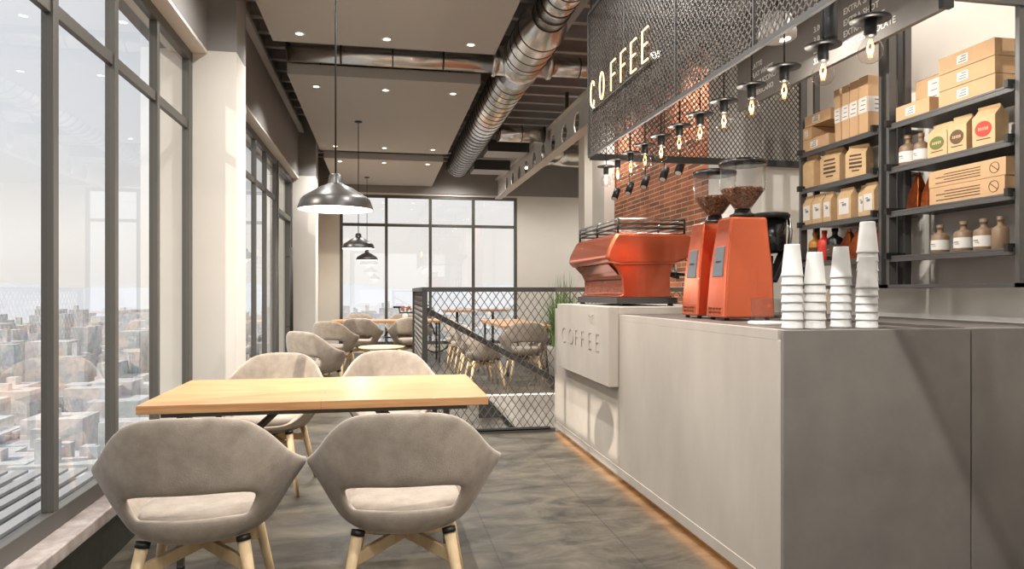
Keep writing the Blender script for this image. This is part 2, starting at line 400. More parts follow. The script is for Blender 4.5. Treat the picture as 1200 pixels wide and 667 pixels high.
# suspended acoustic panels
PX0, PX1, PZ = -.928, 1.026, 3.43
panels = []
for y0, y1, nm in ((-1.5, 6.36, 'beige suspended ceiling panel nearest the camera, over the dining table'), (7.29, 11.12, 'beige suspended ceiling panel in the middle, past the cross duct'), (11.77, 14.55, 'small looking beige suspended ceiling panel closest to the back window')):
    t = thing('ceiling_panel', nm, 'ceiling panel', ((PX0+PX1)/2, (y0+y1)/2, PZ), group='suspended ceiling panels')
    hx, hy = (PX1-PX0)/2, (y1-y0)/2
    b = MB(); b.box(-hx, hx, -hy, hy, 0, .11); b.build('panel_board', 'panel', t, bevel=.004)
    for sx in (-.7, .7):
        for sy in (-.8, .8):
            b = MB(); b.tube([(sx*hx, sy*hy, .11), (sx*hx, sy*hy, ZC-PZ+.01)], .006, 6); b.build('hanger', 'dark_metal', t)
# downlights
first = None
rows = [('first', 6.13), ('second', 7.68), ('third', 10.77), ('fourth', 12.01), ]
sides = [('window side', -.68), ('middle', .045), ('counter side', .775)]
def make_dl():
    t = thing('downlight', 'x', 'downlight', (0, 0, 0), group='recessed downlights in the ceiling panels')
    b = MB(); b.lathe([(.03, -.004), (.046, -.006), (.05, 0), (.05, .004)], n=20); b.build('trim_ring', 'ceramic', t)
    b = MB(); b.lathe([(0, -.003), (.03, -.003)], n=20); b.build('lamp_face', 'lamp_disc', t)
    return t
for rn, ry in rows:
    for sn, sx in sides:
        lab = f'small round white downlight, {sn} of the {rn} row seen along the ceiling panels'
        t = make_dl() if first is None else copy_tree(first)
        first = first or t
        t.location = (sx, ry, PZ-.001); t['label'] = lab
        sp = bpy.data.lights.new('downlight_beam', 'SPOT'); sp.energy = 125; sp.spot_size = R(140); sp.spot_blend = 1; sp.color = (1, .975, .94); sp.shadow_soft_size = .02
        so = bpy.data.objects.new('downlight_beam', sp); col.objects.link(so); so.location = (sx, ry, PZ-.02)
for ry in (4.6, 3.1, 1.6, .1):
    for sx in (-.68, .775):
        sp = bpy.data.lights.new('downlight_beam', 'SPOT'); sp.energy = 220 if sx > 0 else 90; sp.spot_size = R(165); sp.spot_blend = 1; sp.color = (1, .975, .94); sp.shadow_soft_size = .02
        so = bpy.data.objects.new('downlight_beam', sp); col.objects.link(so); so.location = (sx, ry, PZ-.02)

# ------------------------------------------------------------------ ducts
def duct(name, label, a, b_, r, seg=.2, extra=None, group='galvanised ventilation ducts'):
    a, b_ = Vector(a), Vector(b_); t = thing(name, label, 'duct', a, group=group)
    d = b_-a; n = max(2, int(d.length/seg)); m = MB()
    m.tube([Vector((0,0,0)), d], r, 28); m.build('duct_pipe', 'duct', t)
    m = MB()
    for i in range(n+1):
        p = d*(i/n); e = d.normalized()*.006
        m.tube([p-e, p+e], r+.006, 28)
    m.build('duct_seam', 'seam', t)
    return t
DX, DZ = 1.42, 3.63
t = duct('spiral_duct', 'large shiny spiral duct running away above the panels edge', (DX, 6.15, DZ), (DX, 13.2, DZ), .215)
m = MB(); m.lathe([(.215, 0), (.222, -.05), (.16, -.28), (.155, -.3)], c=(0, 0, 0), n=28, axis='Y'); m.build('duct_reducer', 'duct', t)
m = MB(); m.tube([(0, -.3, 0), (0, -1.0, 0)], .15, 28); m.build('duct_pipe', 'duct', t)
m = MB()
for i in range(5): m.tube([(0, -.3-.16*i-.006, 0), (0, -.3-.16*i+.006, 0)], .156, 28)
m.build('duct_seam', 'seam', t)
m = MB(); m.tube([(-.3, .95, 0), (.3, .95, 0)], .15, 24); m.tube([(-.31, .95, 0), (-.27, .95, 0)], .165, 24); m.tube([(.27, .95, 0), (.31, .95, 0)], .165, 24)
m.tube([(0, .7, 0), (0, 1.2, 0)], .226, 28)
m.build('duct_collar', 'duct', t)
duct('cross_duct', 'narrow cross duct visible in the gap between first and middle ceiling panels', (-.9, 7.1, 3.6), (1.12, 7.1, 3.6), .1, .5)
duct('cross_duct', 'narrow cross duct leaving the large spiral duct towards the white beam', (1.73, 7.1, 3.6), (2.34, 7.1, 3.6), .1, .3)
duct('cross_duct', 'second cross duct further back ending at the white beam', (1.66, 10.0, 3.55), (2.34, 10.0, 3.55), .12, .3)
t = thing('duct_elbow', 'curved shiny duct elbow beside the far right pier', 'duct', (2.72, 10.9, 3.5), group='galvanised ventilation ducts')
m = MB(); m.tube([(-.1, .5, .0)]+[(.35-.35*math.cos(a), .35*math.sin(PI-a)-.0-.35*0, 0) for a in [PI*k/14 for k in range(8)]]+[(1.1, .35, 0)], .17, 24); m.build('duct_pipe', 'duct', t)
# flat plenum over the bar top, seen at the upper edge of the frame
t = thing('duct_junction', 'pale rounded duct junction cut by the top frame edge', 'duct', (1.52, 4.98, 3.6), group='galvanised ventilation ducts')
m = MB(); m.lathe([(0, -.1), (.2, -.1), (.26, -.06), (.27, 0), (.27, .1)], n=32); m.build('duct_drum', 'duct', t)
# dark flat ducts at the back
for yy, lab in ((11.3, 'flat dark rectangular duct across the ceiling behind second cross duct'), (13.0, 'flat dark rectangular duct closest to the back wall')):
    t = thing('flat_duct', lab, 'duct', (2.0, yy, 3.5), group='flat dark ceiling ducts')
    m = MB(); m.box(-.33, .33, -.3, .3, 0, .16); m.build('duct_box', 'joist', t, bevel=.005)
    m = MB(); m.box(-.335, .335, -.31, -.28, -.01, .17); m.build('duct_flange', 'dark_metal', t)
# castellated white beam
t = thing('castellated_beam', 'white steel beam with hexagonal holes running to back wall', 'beam', (2.42, 0, 3.2))
m = MB()
Z0, Z1, zc, hh = .02, .40, .17, .125
ys = []; yy = -1.0
m.box(-.006, .006, -2.9, YB-.1-.0, Z0, zc-hh); m.box(-.006, .006, -2.9, YB-.1, zc+hh, Z1)
k = -12; cy = 4.71-.63*8
edge = -2.9
while cy < YB-.6:
    w2, w1 = .15, .08  # half widths at middle and at top/bottom
    lo, hi = zc-hh, zc+hh
    for s_ in (-1,):
        m.prism([(edge, lo), (cy-w1, lo), (cy-w2, zc), (cy-w1, hi), (edge, hi)] if edge == -2.9 else [(edge-(w2-w1)*0, lo), (cy-w1, lo), (cy-w2, zc), (cy-w1, hi), (edge, hi), (edge+(w2-w1), zc)], 'X', -.006, .006)
    edge = cy+w1; cy += .63
m.prism([(edge, zc-hh), (YB-.1, zc-hh), (YB-.1, zc+hh), (edge, zc+hh), (edge+.07, zc)], 'X', -.006, .006)
m.build('beam_web', 'beam', t)
m = MB(); m.box(-.07, .07, -2.9, YB-.1, 0, .02); m.build('beam_flange', 'beam', t, bevel=.003)
m = MB(); m.box(-.07, .07, -2.9, YB-.1, .40, .42); m.build('beam_flange', 'beam', t, bevel=.003)
m = MB()
for yy in (5.0, 9.0, 12.5): m.box(-.02, .02, yy-.02, yy+.02, .42, ZC-3.2)
m.build('beam_hanger', 'dark_metal', t)
t = thing('surface_lamp', 'flat round white lamp under the joists near back window', 'ceiling lamp', (1.47, 14.0, 3.62))
m = MB(); m.lathe([(0, 0), (.13, 0), (.15, .02), (.15, .05), (.05, .07), (.012, .1), (.012, ZC-3.62+.01), (0, ZC-3.62+.01)], n=28); m.build('lamp_body', 'ceramic', t)
m = MB(); m.lathe([(0, -.004), (.11, -.004), (.12, 0)], n=28); m.build('diffuser', 'lamp_disc', t)
t = thing('conduit', 'thin steel conduit running above the round white lamp', 'pipe', (1.69, 10.3, 3.69))
m = MB(); m.tube([(0, 0, 0), (0, 3.7, 0)], .018, 8); m.build('conduit_pipe', 'duct', t)
m = MB()
for yy in (.3, 1.8, 3.3): m.box(-.01, .01, yy-.01, yy+.01, 0, .195)
m.build('pipe_clip', 'dark_metal', t)

# ------------------------------------------------------------------ expanded mesh
def diamond_panel(mb, org, u, v, W, H, cw, ch, w, th):
    """strips of an expanded-metal lattice in the plane org + u*s + v*t"""
    org, u, v = Vector(org), Vector(u), Vector(v); nrm = u.cross(v)
    nx, ny = int(round(W/cw)), int(round(H/ch)); cw, ch = W/nx, H/ny
    for sgn in (1, -1):
        # family of diagonal lines through cells: split in half-cell segments so each strand kinks slightly
        for i in range(-ny, nx+ny+1):
            # line from (i*cw, 0) with slope sgn*ch/cw
            x_at = lambda t_: i*cw+sgn*t_*cw/ch
            t0_, t1_ = 0.0, H
            if sgn == 1:
                t0_ = max(t0_, (0-i*cw)*ch/cw); t1_ = min(t1_, (W-i*cw)*ch/cw)
            else:
                t0_ = max(t0_, (i*cw-W)*ch/cw); t1_ = min(t1_, (i*cw)*ch/cw)
            if t1_-t0_ < 1e-4: continue
            a = org+u*x_at(t0_)+v*t0_; c = org+u*x_at(t1_)+v*t1_
            mb.bar(a, c, w, th, up=nrm)
BX, BY1, BZ0, BZ1, BY0 = 1.435, 4.74, 2.2, 3.2, .3
t = thing('mesh_canopy', 'dark expanded metal mesh canopy hanging above the coffee counter', 'mesh screen', (BX, BY1, BZ0))
m = MB(); diamond_panel(m, (0, -(BY1-BY0), 0), (0,1,0), (0,0,1), BY1-BY0, 1.0, .036, .046, .0056, .004); m.build('mesh_front', 'mesh', t)
m = MB(); diamond_panel(m, (0, 0, 0), (1,0,0), (0,0,1), XR-BX-.01, 1.0, .036, .046, .0056, .004); m.build('mesh_end', 'mesh', t)
m = MB(); L_ = BY1-BY0
m.box(-.008, .008, -L_, 0, -.01, .01); m.box(-.008, .008, -L_, 0, .99, 1.01); m.box(-.008, .008, -.012, .008, .01, .99)
for k in range(1, 6): m.box(-.0065, .0025, -k*.74-.005, -k*.74+.005, .01, .99)
m.box(.008, XR-BX-.001, -.015, .015, -.022, .022); m.box(.008, XR-BX-.001, -.01, .01, .98, 1.01)
m.build('mesh_frame', 'dark_metal', t)
for xx, yy in ((0, -.05), (0, -1.5), (0, -3.0), (0, -4.4), (.8, 0), (1.5, 0)):
    m = MB(); m.tube([(xx, yy, 1.0), (xx, yy, ZC-BZ0+.01)], .006, 6); m.build('hanger', 'dark_metal', t)

# neon sign COFFEE
t = thing('neon_sign', 'glowing warm neon sign reading COFFEE on the mesh canopy', 'neon sign', (BX-.02, 4.62, 2.5))
def stroke(letter):
    w, h = .085, .175
    if letter == 'C':
        return [[(w*.9, h*.78), (w*.82, h*.93), (w*.5, h), (w*.2, h*.93), (0, h*.7), (0, h*.3), (w*.2, h*.07), (w*.5, 0), (w*.82, h*.07), (w*.9, h*.22)]]
    if letter == 'O':
        return [[(w/2+w/2*math.sin(a)*(1), h/2-h/2*math.cos(a)) for a in [2*PI*k/20 for k in range(21)]]]
    if letter == 'F': return [[(0, 0), (0, h), (w, h)], [(0, h*.52), (w*.85, h*.52)]]
    if letter == 'E': return [[(w, 0), (0, 0), (0, h), (w, h)], [(0, h*.52), (w*.85, h*.52)]]
for ch, yy in zip('COFFEE', (4.63, 4.43, 4.20, 4.02, 3.845, 3.665)):
    m = MB()
    for s_ in stroke(ch): m.tube([(0, yy-4.62-px, 0.01+pz) for px, pz in s_], .005, 8)
    m.build('neon_letter', 'neon', t)
m = MB(); m.box(.006, .011, -1.05, .02, -.01, -.0)
m.build('sign_rail', 'dark_metal', t)

# ------------------------------------------------------------------ bare bulb pendants
def make_bulb():
    t = thing('bulb_pendant', 'x', 'pendant lamp', (0,0,0), group='bare bulb pendants in a row over the counter')
    m = MB(); m.tube([(0,0,.01), (0,0,ZC-2.13+.005)], .0035, 6); m.build('cord', 'black', t)
    m = MB(); m.lathe([(.02, .004), (.062, 0), (.062, -.004), (.02, -.003)], n=28); m.lathe([(0, .006), (.02, .006)], n=28); m.build('disc', 'black', t)
    m = MB(); m.lathe([(0, .012), (.014, .012), (.019, .006), (.019, -.052), (.015, -.058), (0, -.058)], n=18); m.build('socket', 'black', t)
    m = MB(); m.lathe([(.014, -.057), (.016, -.064), (.027, -.074), (.036, -.090), (.0385, -.106), (.036, -.121), (.027, -.135), (.013, -.142), (0, -.144)], n=24); m.build('bulb_glass', 'bulb_glass', t)
    m = MB()
    for a in range(4):
        c, s_ = math.cos(a*PI/2+.4), math.sin(a*PI/2+.4)
        m.tube([(.004*c, .004*s_, -.066), (.012*c, .012*s_, -.092), (.005*c, .005*s_, -.124)], .0011, 5)
    m.build('filament', 'filament', t)
    return t
ordn = ['first', 'second', 'third', 'fourth', 'fifth', 'sixth', 'seventh', 'eighth', 'ninth', 'tenth', 'eleventh', 'twelfth']
p0 = make_bulb()
for k in range(12):
    t = p0 if k == 0 else copy_tree(p0)
    t.location = (1.55, 2.006+.2455*k, 2.13)
    pl = bpy.data.lights.new('bulb_light', 'POINT'); pl.energy = 2.2; pl.color = (1, .92, .82); pl.shadow_soft_size = .004
    po = bpy.data.objects.new('bulb_light', pl); col.objects.link(po); po.location = (1.55, 2.006+.2455*k, 2.13-.10)
    t['label'] = f'bare bulb pendant with black disc, {ordn[k]} of the row from the shelving' if k < 11 else 'bare bulb pendant with black disc, last of the row by the mesh corner'

# hanging spot cylinders before the bricks
s0 = thing('hanging_spotlight', 'x', 'spotlight', (0,0,0), group='black hanging spotlights before the brick wall')
m = MB(); m.tube([(0,0,.04), (0,0,ZC-2.38+.01)], .005, 6); m.build('rod', 'black', s0)
m = MB(); dv = Vector((-.35, -.3, -.75)).normalized(); m.tube([-dv*.06, dv*.07], .036, 18); m.build('spot_body', 'black', s0)
m = MB(); m.tube([dv*.0701, dv*.072], .028, 18); m.build('spot_lens', 'shade_white', s0)
for k, yy in enumerate((5.82, 6.17, 6.65, 7.1, 7.54)):
    t = s0 if k == 0 else copy_tree(s0)
    t.location = (2.6, yy, 2.355)
    l_ = bpy.data.lights.new('spot_beam', 'SPOT'); l_.energy = 22; l_.spot_size = R(150); l_.spot_blend = 1; l_.color = (1, .95, .88); l_.shadow_soft_size = .03
    lo = bpy.data.objects.new('spot_beam', l_); col.objects.link(lo); lo.location = Vector((2.6, yy, 2.355))+dv*.09; lo.rotation_euler = dv.to_track_quat('-Z', 'Y').to_euler()
    t['label'] = f'black spotlight cylinder before the bricks, {ordn[k]} of five counted from the grinders' 
t = thing('hanging_spotlight', 'large black cylinder spotlight hanging before the menu board', 'spotlight', (1.9, 2.62, 2.36))
m = MB(); m.lathe([(0, -.14), (.034, -.14), (.036, -.13), (.036, .14), (.02, .15), (0, .15)], n=20); m.build('spot_body', 'black', t, loc=(0, .1, .12))
m = MB(); m.tube([(0, .1, .27), (0, .1, ZC-2.36+.01)], .006, 6); m.build('rod', 'black', t)
t = thing('round_ceiling_lamp', 'grey round flat lamp hanging between bulb pendants and menu board', 'ceiling lamp', (2.1, 3.45, 2.62))
m = MB(); m.lathe([(0, 0), (.05, -.003), (.09, -.01), (.1, 0), (.1, .03), (.07, .12), (0, .12)], n=28); m.build('lamp_body', 'beam', t)
m = MB(); m.tube([(0, 0, .12), (0, 0, ZC-2.62+.01)], .006, 6); m.build('rod', 'black', t)

# ------------------------------------------------------------------ metal shade pendants
def make_shade(loc, label, first_=None):
    t = thing('metal_pendant_lamp', label, 'pendant lamp', loc, group='grey metal shade pendants over the tables')
    r = .205
    m = MB(); m.mi = 0
    m.lathe([(r, 0), (r*.995, .012), (r*.92, .055), (r*.86, .068), (r*.42, .125), (r*.22, .142), (r*.2, .148), (r*.17, .19), (r*.1, .2), (0, .2)], n=40)
    m.build('lamp_shade', 'bronze', t)
    m = MB(); m.lathe([(r-.003, .001), (r*.985, .012), (r*.91, .052), (r*.85, .064), (r*.41, .12), (0, .135)], n=40); m.build('shade_lining', 'shade_white', t)
    m = MB(); m.lathe([(0, .03), (.03, .04), (.036, .065), (.02, .1), (0, .12)], n=18); m.build('bulb', 'shade_bulb', t)
    m = MB(); m.tube([(0, 0, .2), (0, 0, PZ-loc[2]-.012)], .005, 8); m.build('cord', 'black', t)
    m = MB(); m.lathe([(0, 0), (.045, 0), (.05, .006), (.05, .012), (0, .012)], c=(0, 0, PZ-loc[2]-.012), n=20); m.build('ceiling_rose', 'black', t)
    return t
make_shade((-.25, 4.0, 1.705), 'largest looking grey metal shade pendant above the dining table')
make_shade((-.29, 9.17, 1.80), 'grey metal shade pendant hanging over the lounge, second in line')
make_shade((-.27, 13.6, 1.85), 'smallest looking grey metal shade pendant, closest to the back window')

# ------------------------------------------------------------------ counter
t = thing('coffee_counter', 'long pale microcement coffee counter with dark worktop', 'counter', (1.53, 2.49, 0))
W, L_ = .72, 3.62
m = MB(); m.box(0, W, 0.001, 4.38-2.49, .06, 1.06); m.box(0, W, 4.38-2.49, L_, .06, .74); m.box(0.0, .05, 4.38-2.49, L_, .74, 1.1)
m.build('counter_body', 'concrete', t, bevel=.003)
m = MB(); m.box(0, .03, .02, 1.89, 1.06, 1.10); m.build('counter_front_edge', 'concrete', t)
m = MB(); m.box(.03, W, 0.001, 1.89, 1.06, 1.098); m.build('worktop', 'worktop', t)
m = MB(); m.box(0.001, W+.12, -.02, .0, .0, 1.1); m.build('end_panel', 'concrete_dark_shaded', t, bevel=.002)
m = MB(); m.box(.04, W, 0.02, L_-.02, 0, .06); m.build('plinth', 'concrete_dark_shaded', t)
m = MB(); m.box(-.005, .0, 0.0, L_, .045, .1); m.build('kick_strip', 'concrete', t, bevel=.002)
m = MB(); m.faces([(-.002, .03, .0447), (.03, .03, .0447), (.03, L_-.02, .0447), (-.002, L_-.02, .0447)], [(0,1,2,3)]); m.build('led_strip', 'led', t)
t = thing('bar_gate', 'dark grey concrete-look bar end panel right of the narrow seam', 'bar panel', (2.376, 2.49, 0))
m = MB(); m.box(0.0, .72, -.02, .02, 0.01, 1.1); m.build('gate_panel', 'concrete_dark_shaded', t, bevel=.002)
m = MB(); m.box(.0, .72, -.0, .015, 0, .01); m.build('gate_foot', 'black', t)
t = thing('back_counter', 'dark back counter along the wall below the shelving', 'counter', (2.52, 2.55, 0))
m = MB(); m.box(0.02, .578, 0, 2.2, 0, 1.05); m.build('cabinet_body', 'concrete_dark_shaded', t)
m = MB(); m.box(0, .578, -.02, 2.22, 1.05, 1.095); m.build('worktop', 'worktop', t, bevel=.002)
# raised box with COFFEE
t = thing('raised_counter_box', 'raised pale box lettered COFFEE under the espresso machine', 'counter box', (1.459, 4.38, .625))
m = MB(); m.box(0, .07, 0, 1.36, 0, .525); m.box(.07, .88, 0, 1.36, .475, .525); m.box(.122, .88, 0.0, .03, .116+.001, .475)
m.build('box_body', 'concrete', t, bevel=.004)
txt = 'COFFEE'
ycs = [5.543, 5.335, 5.15, 4.985, 4.80, 4.625]
for ch, yy in zip(txt, ycs):
    text_mesh(ch, .19, 'concrete_letter', 'engraved_letter', t, (-.0005, yy-4.38+.04, .835-.625+.001), (0,-1,0), (0,0,1), depth=.003, offset=-.006)
m = MB(); m.tube([(-.004, .42, .462), (-.012, .41, .454), (-.014, .375, .450), (-.012, .34, .454), (-.004, .33, .462)], .003, 6); m.build('finger_pull', 'concrete_letter', t)

# ------------------------------------------------------------------ espresso machine
t = thing('espresso_machine', 'large copper espresso machine on the raised counter box', 'espresso machine', (1.60, 4.60, 1.15))
prof = [(0.0, .51), (.50, .51), (.555, .49), (.54, .36), (.50, .315), (.42, .285), (.40, .22), (.40, .085), (.42, .07), (.40, .06), (.03, .06), (.02, .07), (.05, .085), (.045, .20), (.02, .26), (-.05, .30), (-.085, .335), (-.07, .39), (-.03, .47)]
up = [(0.0, .51), (.50, .51), (.555, .49), (.545, .36), (.50, .32), (.42, .295), (.02, .285), (-.05, .30), (-.085, .335), (-.07, .39), (-.03, .47)]
m = MB(); m.prism(up, 'Y', .0, 1.0); m.build('machine_body', 'copper', t, bevel=.022, segs=4)
lo_ = [(.425, .31), (.40, .22), (.40, .085), (.415, .07), (.40, .055), (.03, .055), (.02, .07), (.05, .085), (.045, .19), (.015, .25), (-.03, .30), (.0, .31)]
m = MB(); m.prism(lo_, 'Y', .035, .965); m.build('lower_body', 'copper', t, bevel=.02, segs=4)
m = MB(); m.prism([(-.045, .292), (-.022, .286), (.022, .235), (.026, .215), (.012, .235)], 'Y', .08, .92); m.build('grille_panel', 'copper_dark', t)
m = MB()
for i in range(40): m.tube([(.0455, .08+i*.0215, .185), (.040, .08+i*.0215, .185)], .005, 8)
m.build('vent_row', 'black', t)
m = MB(); m.box(-.005, .44, .01, .99, .015, .06); m.build('drip_base', 'dark_metal', t, bevel=.004)
for x_, y_ in ((.03, .04), (.4, .04), (.03, .96), (.4, .96)):
    m = MB(); m.lathe([(0, 0), (.022, 0), (.018, .02), (0, .02)], c=(x_, y_, 0), n=14); m.build('foot', 'black', t)
for zz, nm in ((.545, 'a'), (.575, 'b'), (.605, 'c')):
    m = MB(); m.tube([(.01, .03, zz), (.50, .03, zz), (.50, .97, zz), (.01, .97, zz)], .0075, 8, closed=True); m.build('cup_rail', 'chrome' if nm == 'c' else 'dark_metal', t)
m = MB()
for x_, y_ in ((.01, .03), (.5, .03), (.5, .97), (.01, .97), (.5, .5), (.01, .5)): m.tube([(x_, y_, .505), (x_, y_, .612)], .009, 8)
m.build('rail_post', 'black', t)
for y_ in (.12, .38, .64):
    m = MB(); m.lathe([(0, 0), (.035, 0), (.035, .06), (0, .06)], c=(.47, y_+.06, .24), n=18); g = m.build('group_head', 'chrome', t)
    m = MB(); m.tube([(.48, y_+.06, .232), (.56, y_+.06, .225), (.64, y_+.06, .21)], [.014, .012, .014], 10); m.lathe([(0, -.02), (.03, -.02), (.034, .012), (0, .012)], c=(.47, y_+.06, .228), n=16); m.build('portafilter', 'black', t)
m = MB(); m.tube([(.5, .03, .33), (.54, .0, .3), (.55, -.01, .15)], .006, 8); m.build('steam_wand', 'chrome', t)

# ------------------------------------------------------------------ grinders
def make_grinder(loc, label):
    t = thing('coffee_grinder', label, 'grinder', loc, group='orange coffee grinders')
    m = MB()
    # X from 0 (front) ; Y 0..0.215
    B = [(0, 0), (.29, 0), (.29, .215), (0, .215)]; T = [(.05, .02), (.255, .02), (.255, .17), (.05, .17)]
    Mid = [(.018, .008), (.282, .008), (.282, .2), (.018, .2)]
    vs = [(x, y, .012) for x, y in B]+[(x, y, .28) for x, y in Mid]+[(x, y, .545) for x, y in T]
    m.faces(vs, [(3,2,1,0), (8,9,10,11)]+[(i, (i+1) % 4, 4+(i+1) % 4, 4+i) for i in range(4)]+[(4+i, 4+(i+1) % 4, 8+(i+1) % 4, 8+i) for i in range(4)])
    m.build('grinder_body', 'orange', t, bevel=.012, segs=3)
    m = MB(); m.faces([(.0095, .045, .23), (.0095, .16, .23), (.0265, .148, .39), (.0265, .05, .39), (.03, .045, .228), (.03, .16, .228), (.06, .148, .388), (.06, .05, .388)], [(0,1,2,3), (7,6,5,4), (0,4,5,1), (1,5,6,2), (2,6,7,3), (3,7,4,0)])
    d = m.build('display', 'slate', t, bevel=.003)
    m = MB(); m.bar((.017, .075, .31), (.017, .125, .31), .004, .006); m.build('display_mark', 'black', d)
    m = MB()
    for i in range(4):
        for j in range(2): m.box(-.0015, .004, .05+i*.035, .07+i*.035, .035+j*.02, .045+j*.02)
    m.build('vent_slot', 'copper_foil', t)
    m = MB(); m.faces([(.16, .0005, .03), (.262, .0005, .03), (.245, .0065, .26), (.19, .0065, .26), (.16, .004, .03), (.262, .004, .03), (.245, .01, .26), (.19, .01, .26)], [(0,1,2,3), (7,6,5,4), (0,4,5,1), (1,5,6,2), (2,6,7,3), (3,7,4,0)]); m.build('side_panel', 'orange', t, bevel=.003)
    for x_, y_ in ((.03, .03), (.26, .03), (.03, .185), (.26, .185)):
        m = MB(); m.lathe([(0, 0), (.013, 0), (.013, .014), (0, .014)], c=(x_, y_, 0), n=12); m.build('foot', 'black', t)
    hx, hy = .155, .095
    m = MB(); m.lathe([(0, .545), (.066, .545), (.068, .56), (.045, .572), (.04, .592), (0, .592)], c=(hx, hy, 0), n=24); m.build('hopper_collar', 'black_gloss', t)
    m = MB(); m.lathe([(.04, .585), (.048, .6), (.113, .69), (.116, .7), (.12, .828)], c=(hx, hy, 0), n=36); m.build('hopper', 'clear', t)
    m = MB(); m.lathe([(0, .826), (.122, .826), (.124, .832), (.124, .845), (.118, .85), (0, .85)], c=(hx, hy, 0), n=36); m.build('hopper_lid', 'black_gloss', t)
    return t, (loc[0]+hx, loc[1]+hy, loc[2])
def beans(c, lab):
    rnd = random.Random(3); m = MB()
    m.lathe([(0, .595), (.030, .597), (.034, .602), (.095, .687), (.098, .69), (.0, .692)], c=(0, 0, 0), n=24, smooth=False)
    def bean(x, y, z):
        q = Matrix.Rotation(rnd.uniform(0, PI), 3, Vector((rnd.uniform(-1,1), rnd.uniform(-1,1), rnd.uniform(-1,1)+.01)).normalized())
        vs = [q @ Vector(v) for v in ((.0085,0,0), (0,.006,0), (-.0085,0,0), (0,-.006,0), (0,0,.0045), (0,0,-.0045))]
        m.faces([v+Vector((x, y, z)) for v in vs], [(0,1,4), (1,2,4), (2,3,4), (3,0,4), (1,0,5), (2,1,5), (3,2,5), (0,3,5)])
    for i in range(650):
        z = rnd.uniform(.6, .69); r = .038+(z-.6)/.09*.066; a = rnd.uniform(0, 2*PI); bean(r*math.cos(a), r*math.sin(a), z)
    for i in range(420):
        r = .108*math.sqrt(rnd.random()); a = rnd.uniform(0, 2*PI); bean(r*math.cos(a), r*math.sin(a), .692+.012*(1-r/.108)+rnd.uniform(0, .006))
    o = m.build('coffee_beans', 'bean', None, loc=c); return tag(o, lab, 'coffee beans', None, 'stuff')
g, c = make_grinder((1.745, 3.36, 1.1), 'orange coffee grinder with full bean hopper, next to the glass jar'); beans(c, 'roasted beans inside the hopper of the grinder next to the jar')
g, c = make_grinder((1.75, 3.69, 1.1), 'orange coffee grinder with bean hopper, between espresso machine and other grinder'); beans(c, 'roasted beans inside the hopper of the grinder next to espresso machine')
t = thing('bean_doser', 'black and chrome doser with slanted chute behind the grinders', 'grinder', (2.22, 3.72, 1.098))
m = MB(); m.box(-.06, .06, -.06, .06, 0, .02); m.box(-.035, .0, -.035, .035, .02, .36); m.build('stand', 'black', t, bevel=.004)
m = MB(); m.lathe([(0, .37), (.07, .38), (.085, .40), (.09, .57), (0, .57)], n=28); m.build('bin', 'black_gloss', t)
m = MB(); m.lathe([(.091, .575), (.108, .575), (.11, .595), (.1, .605), (0, .605)], n=28); m.lathe([(0, .575), (.091, .575)], n=28); m.build('bin_lid', 'black', t)
m = MB(); m.tube([(.1, -.03, .58), (.108, -.035, .5), (.1, -.03, .40)], .012, 8); m.build('handle', 'chrome', t)
m = MB(); m.bar((.085, -.02, .40), (-.01, -.03, .21), .07, .03); m.build('chute', 'black', t, bevel=.004)
t = thing('glass_jar', 'clear glass jar on a cream round base by the cups', 'jar', (1.75, 2.97, 1.098))
m = MB(); m.lathe([(0, 0), (.078, 0), (.08, .004), (.08, .012), (.074, .016), (0, .016)], n=32); m.build('jar_base', 'ceramic', t)
m = MB(); m.lathe([(.062, .016), (.064, .02), (.064, .11), (.067, .113), (.067, .118)], n=32); m.build('jar_wall', 'clear', t)
m = MB(); m.lathe([(.068, .117), (.07, .12), (.068, .123), (0, .123)], n=32); m.build('jar_lid', 'clear', t)

# ------------------------------------------------------------------ cups
def cup_mesh():
    m = MB(); h = .132
    m.lathe([(.0395, .003), (.041, .0), (.0428, .002), (.0432, .005), (.0428, .008), (.0415, .0095), (.030, h-.004), (.0295, h), (.0265, h), (.026, h-.007), (0, h-.007)], n=28)
    m.lathe([(.0395, .003), (.0285, h-.008)], n=28)
    return m
cup0 = None
stacks = [('stack closest to the glass jar', 1.65, 2.60, 7, .0355), ('second stack from the glass jar', 1.735, 2.575, 6, .036), ('stack standing slightly behind the others', 1.915, 2.66, 7, .035), ('short stack in front of the tallest', 1.972, 2.575, 6, .033), ('tallest stack, against the shelving', 2.03, 2.645, 9, .0395)]
topw = ['topmost', 'second from top', 'third from top', 'fourth from top', 'fifth from top', 'sixth from top', 'seventh from top', 'eighth from top', 'ninth from top']
for sn, x, y, n, sp in stacks:
    for k in range(n):
        if cup0 is None: cup0 = c = cup_mesh().build('paper_cup', 'white_cup')
        else: c = cup0.copy(); col.objects.link(c)
        c.location = (x+random.uniform(-.0008, .0008), y+random.uniform(-.0008, .0008), 1.0985+k*sp)
        tag(c, f'white upside-down paper cup, {topw[n-1-k]} in the {sn}', 'cup', 'stacked white paper cups')
m = MB(); m.lathe([(0, 0), (.026, 0), (.030, .16), (.0, .16)], n=20); o = m.build('stirrer_holder', 'kraft', None, loc=(1.87, 2.74, 1.098)); tag(o, 'kraft brown tube glimpsed behind the cup stacks', 'holder')

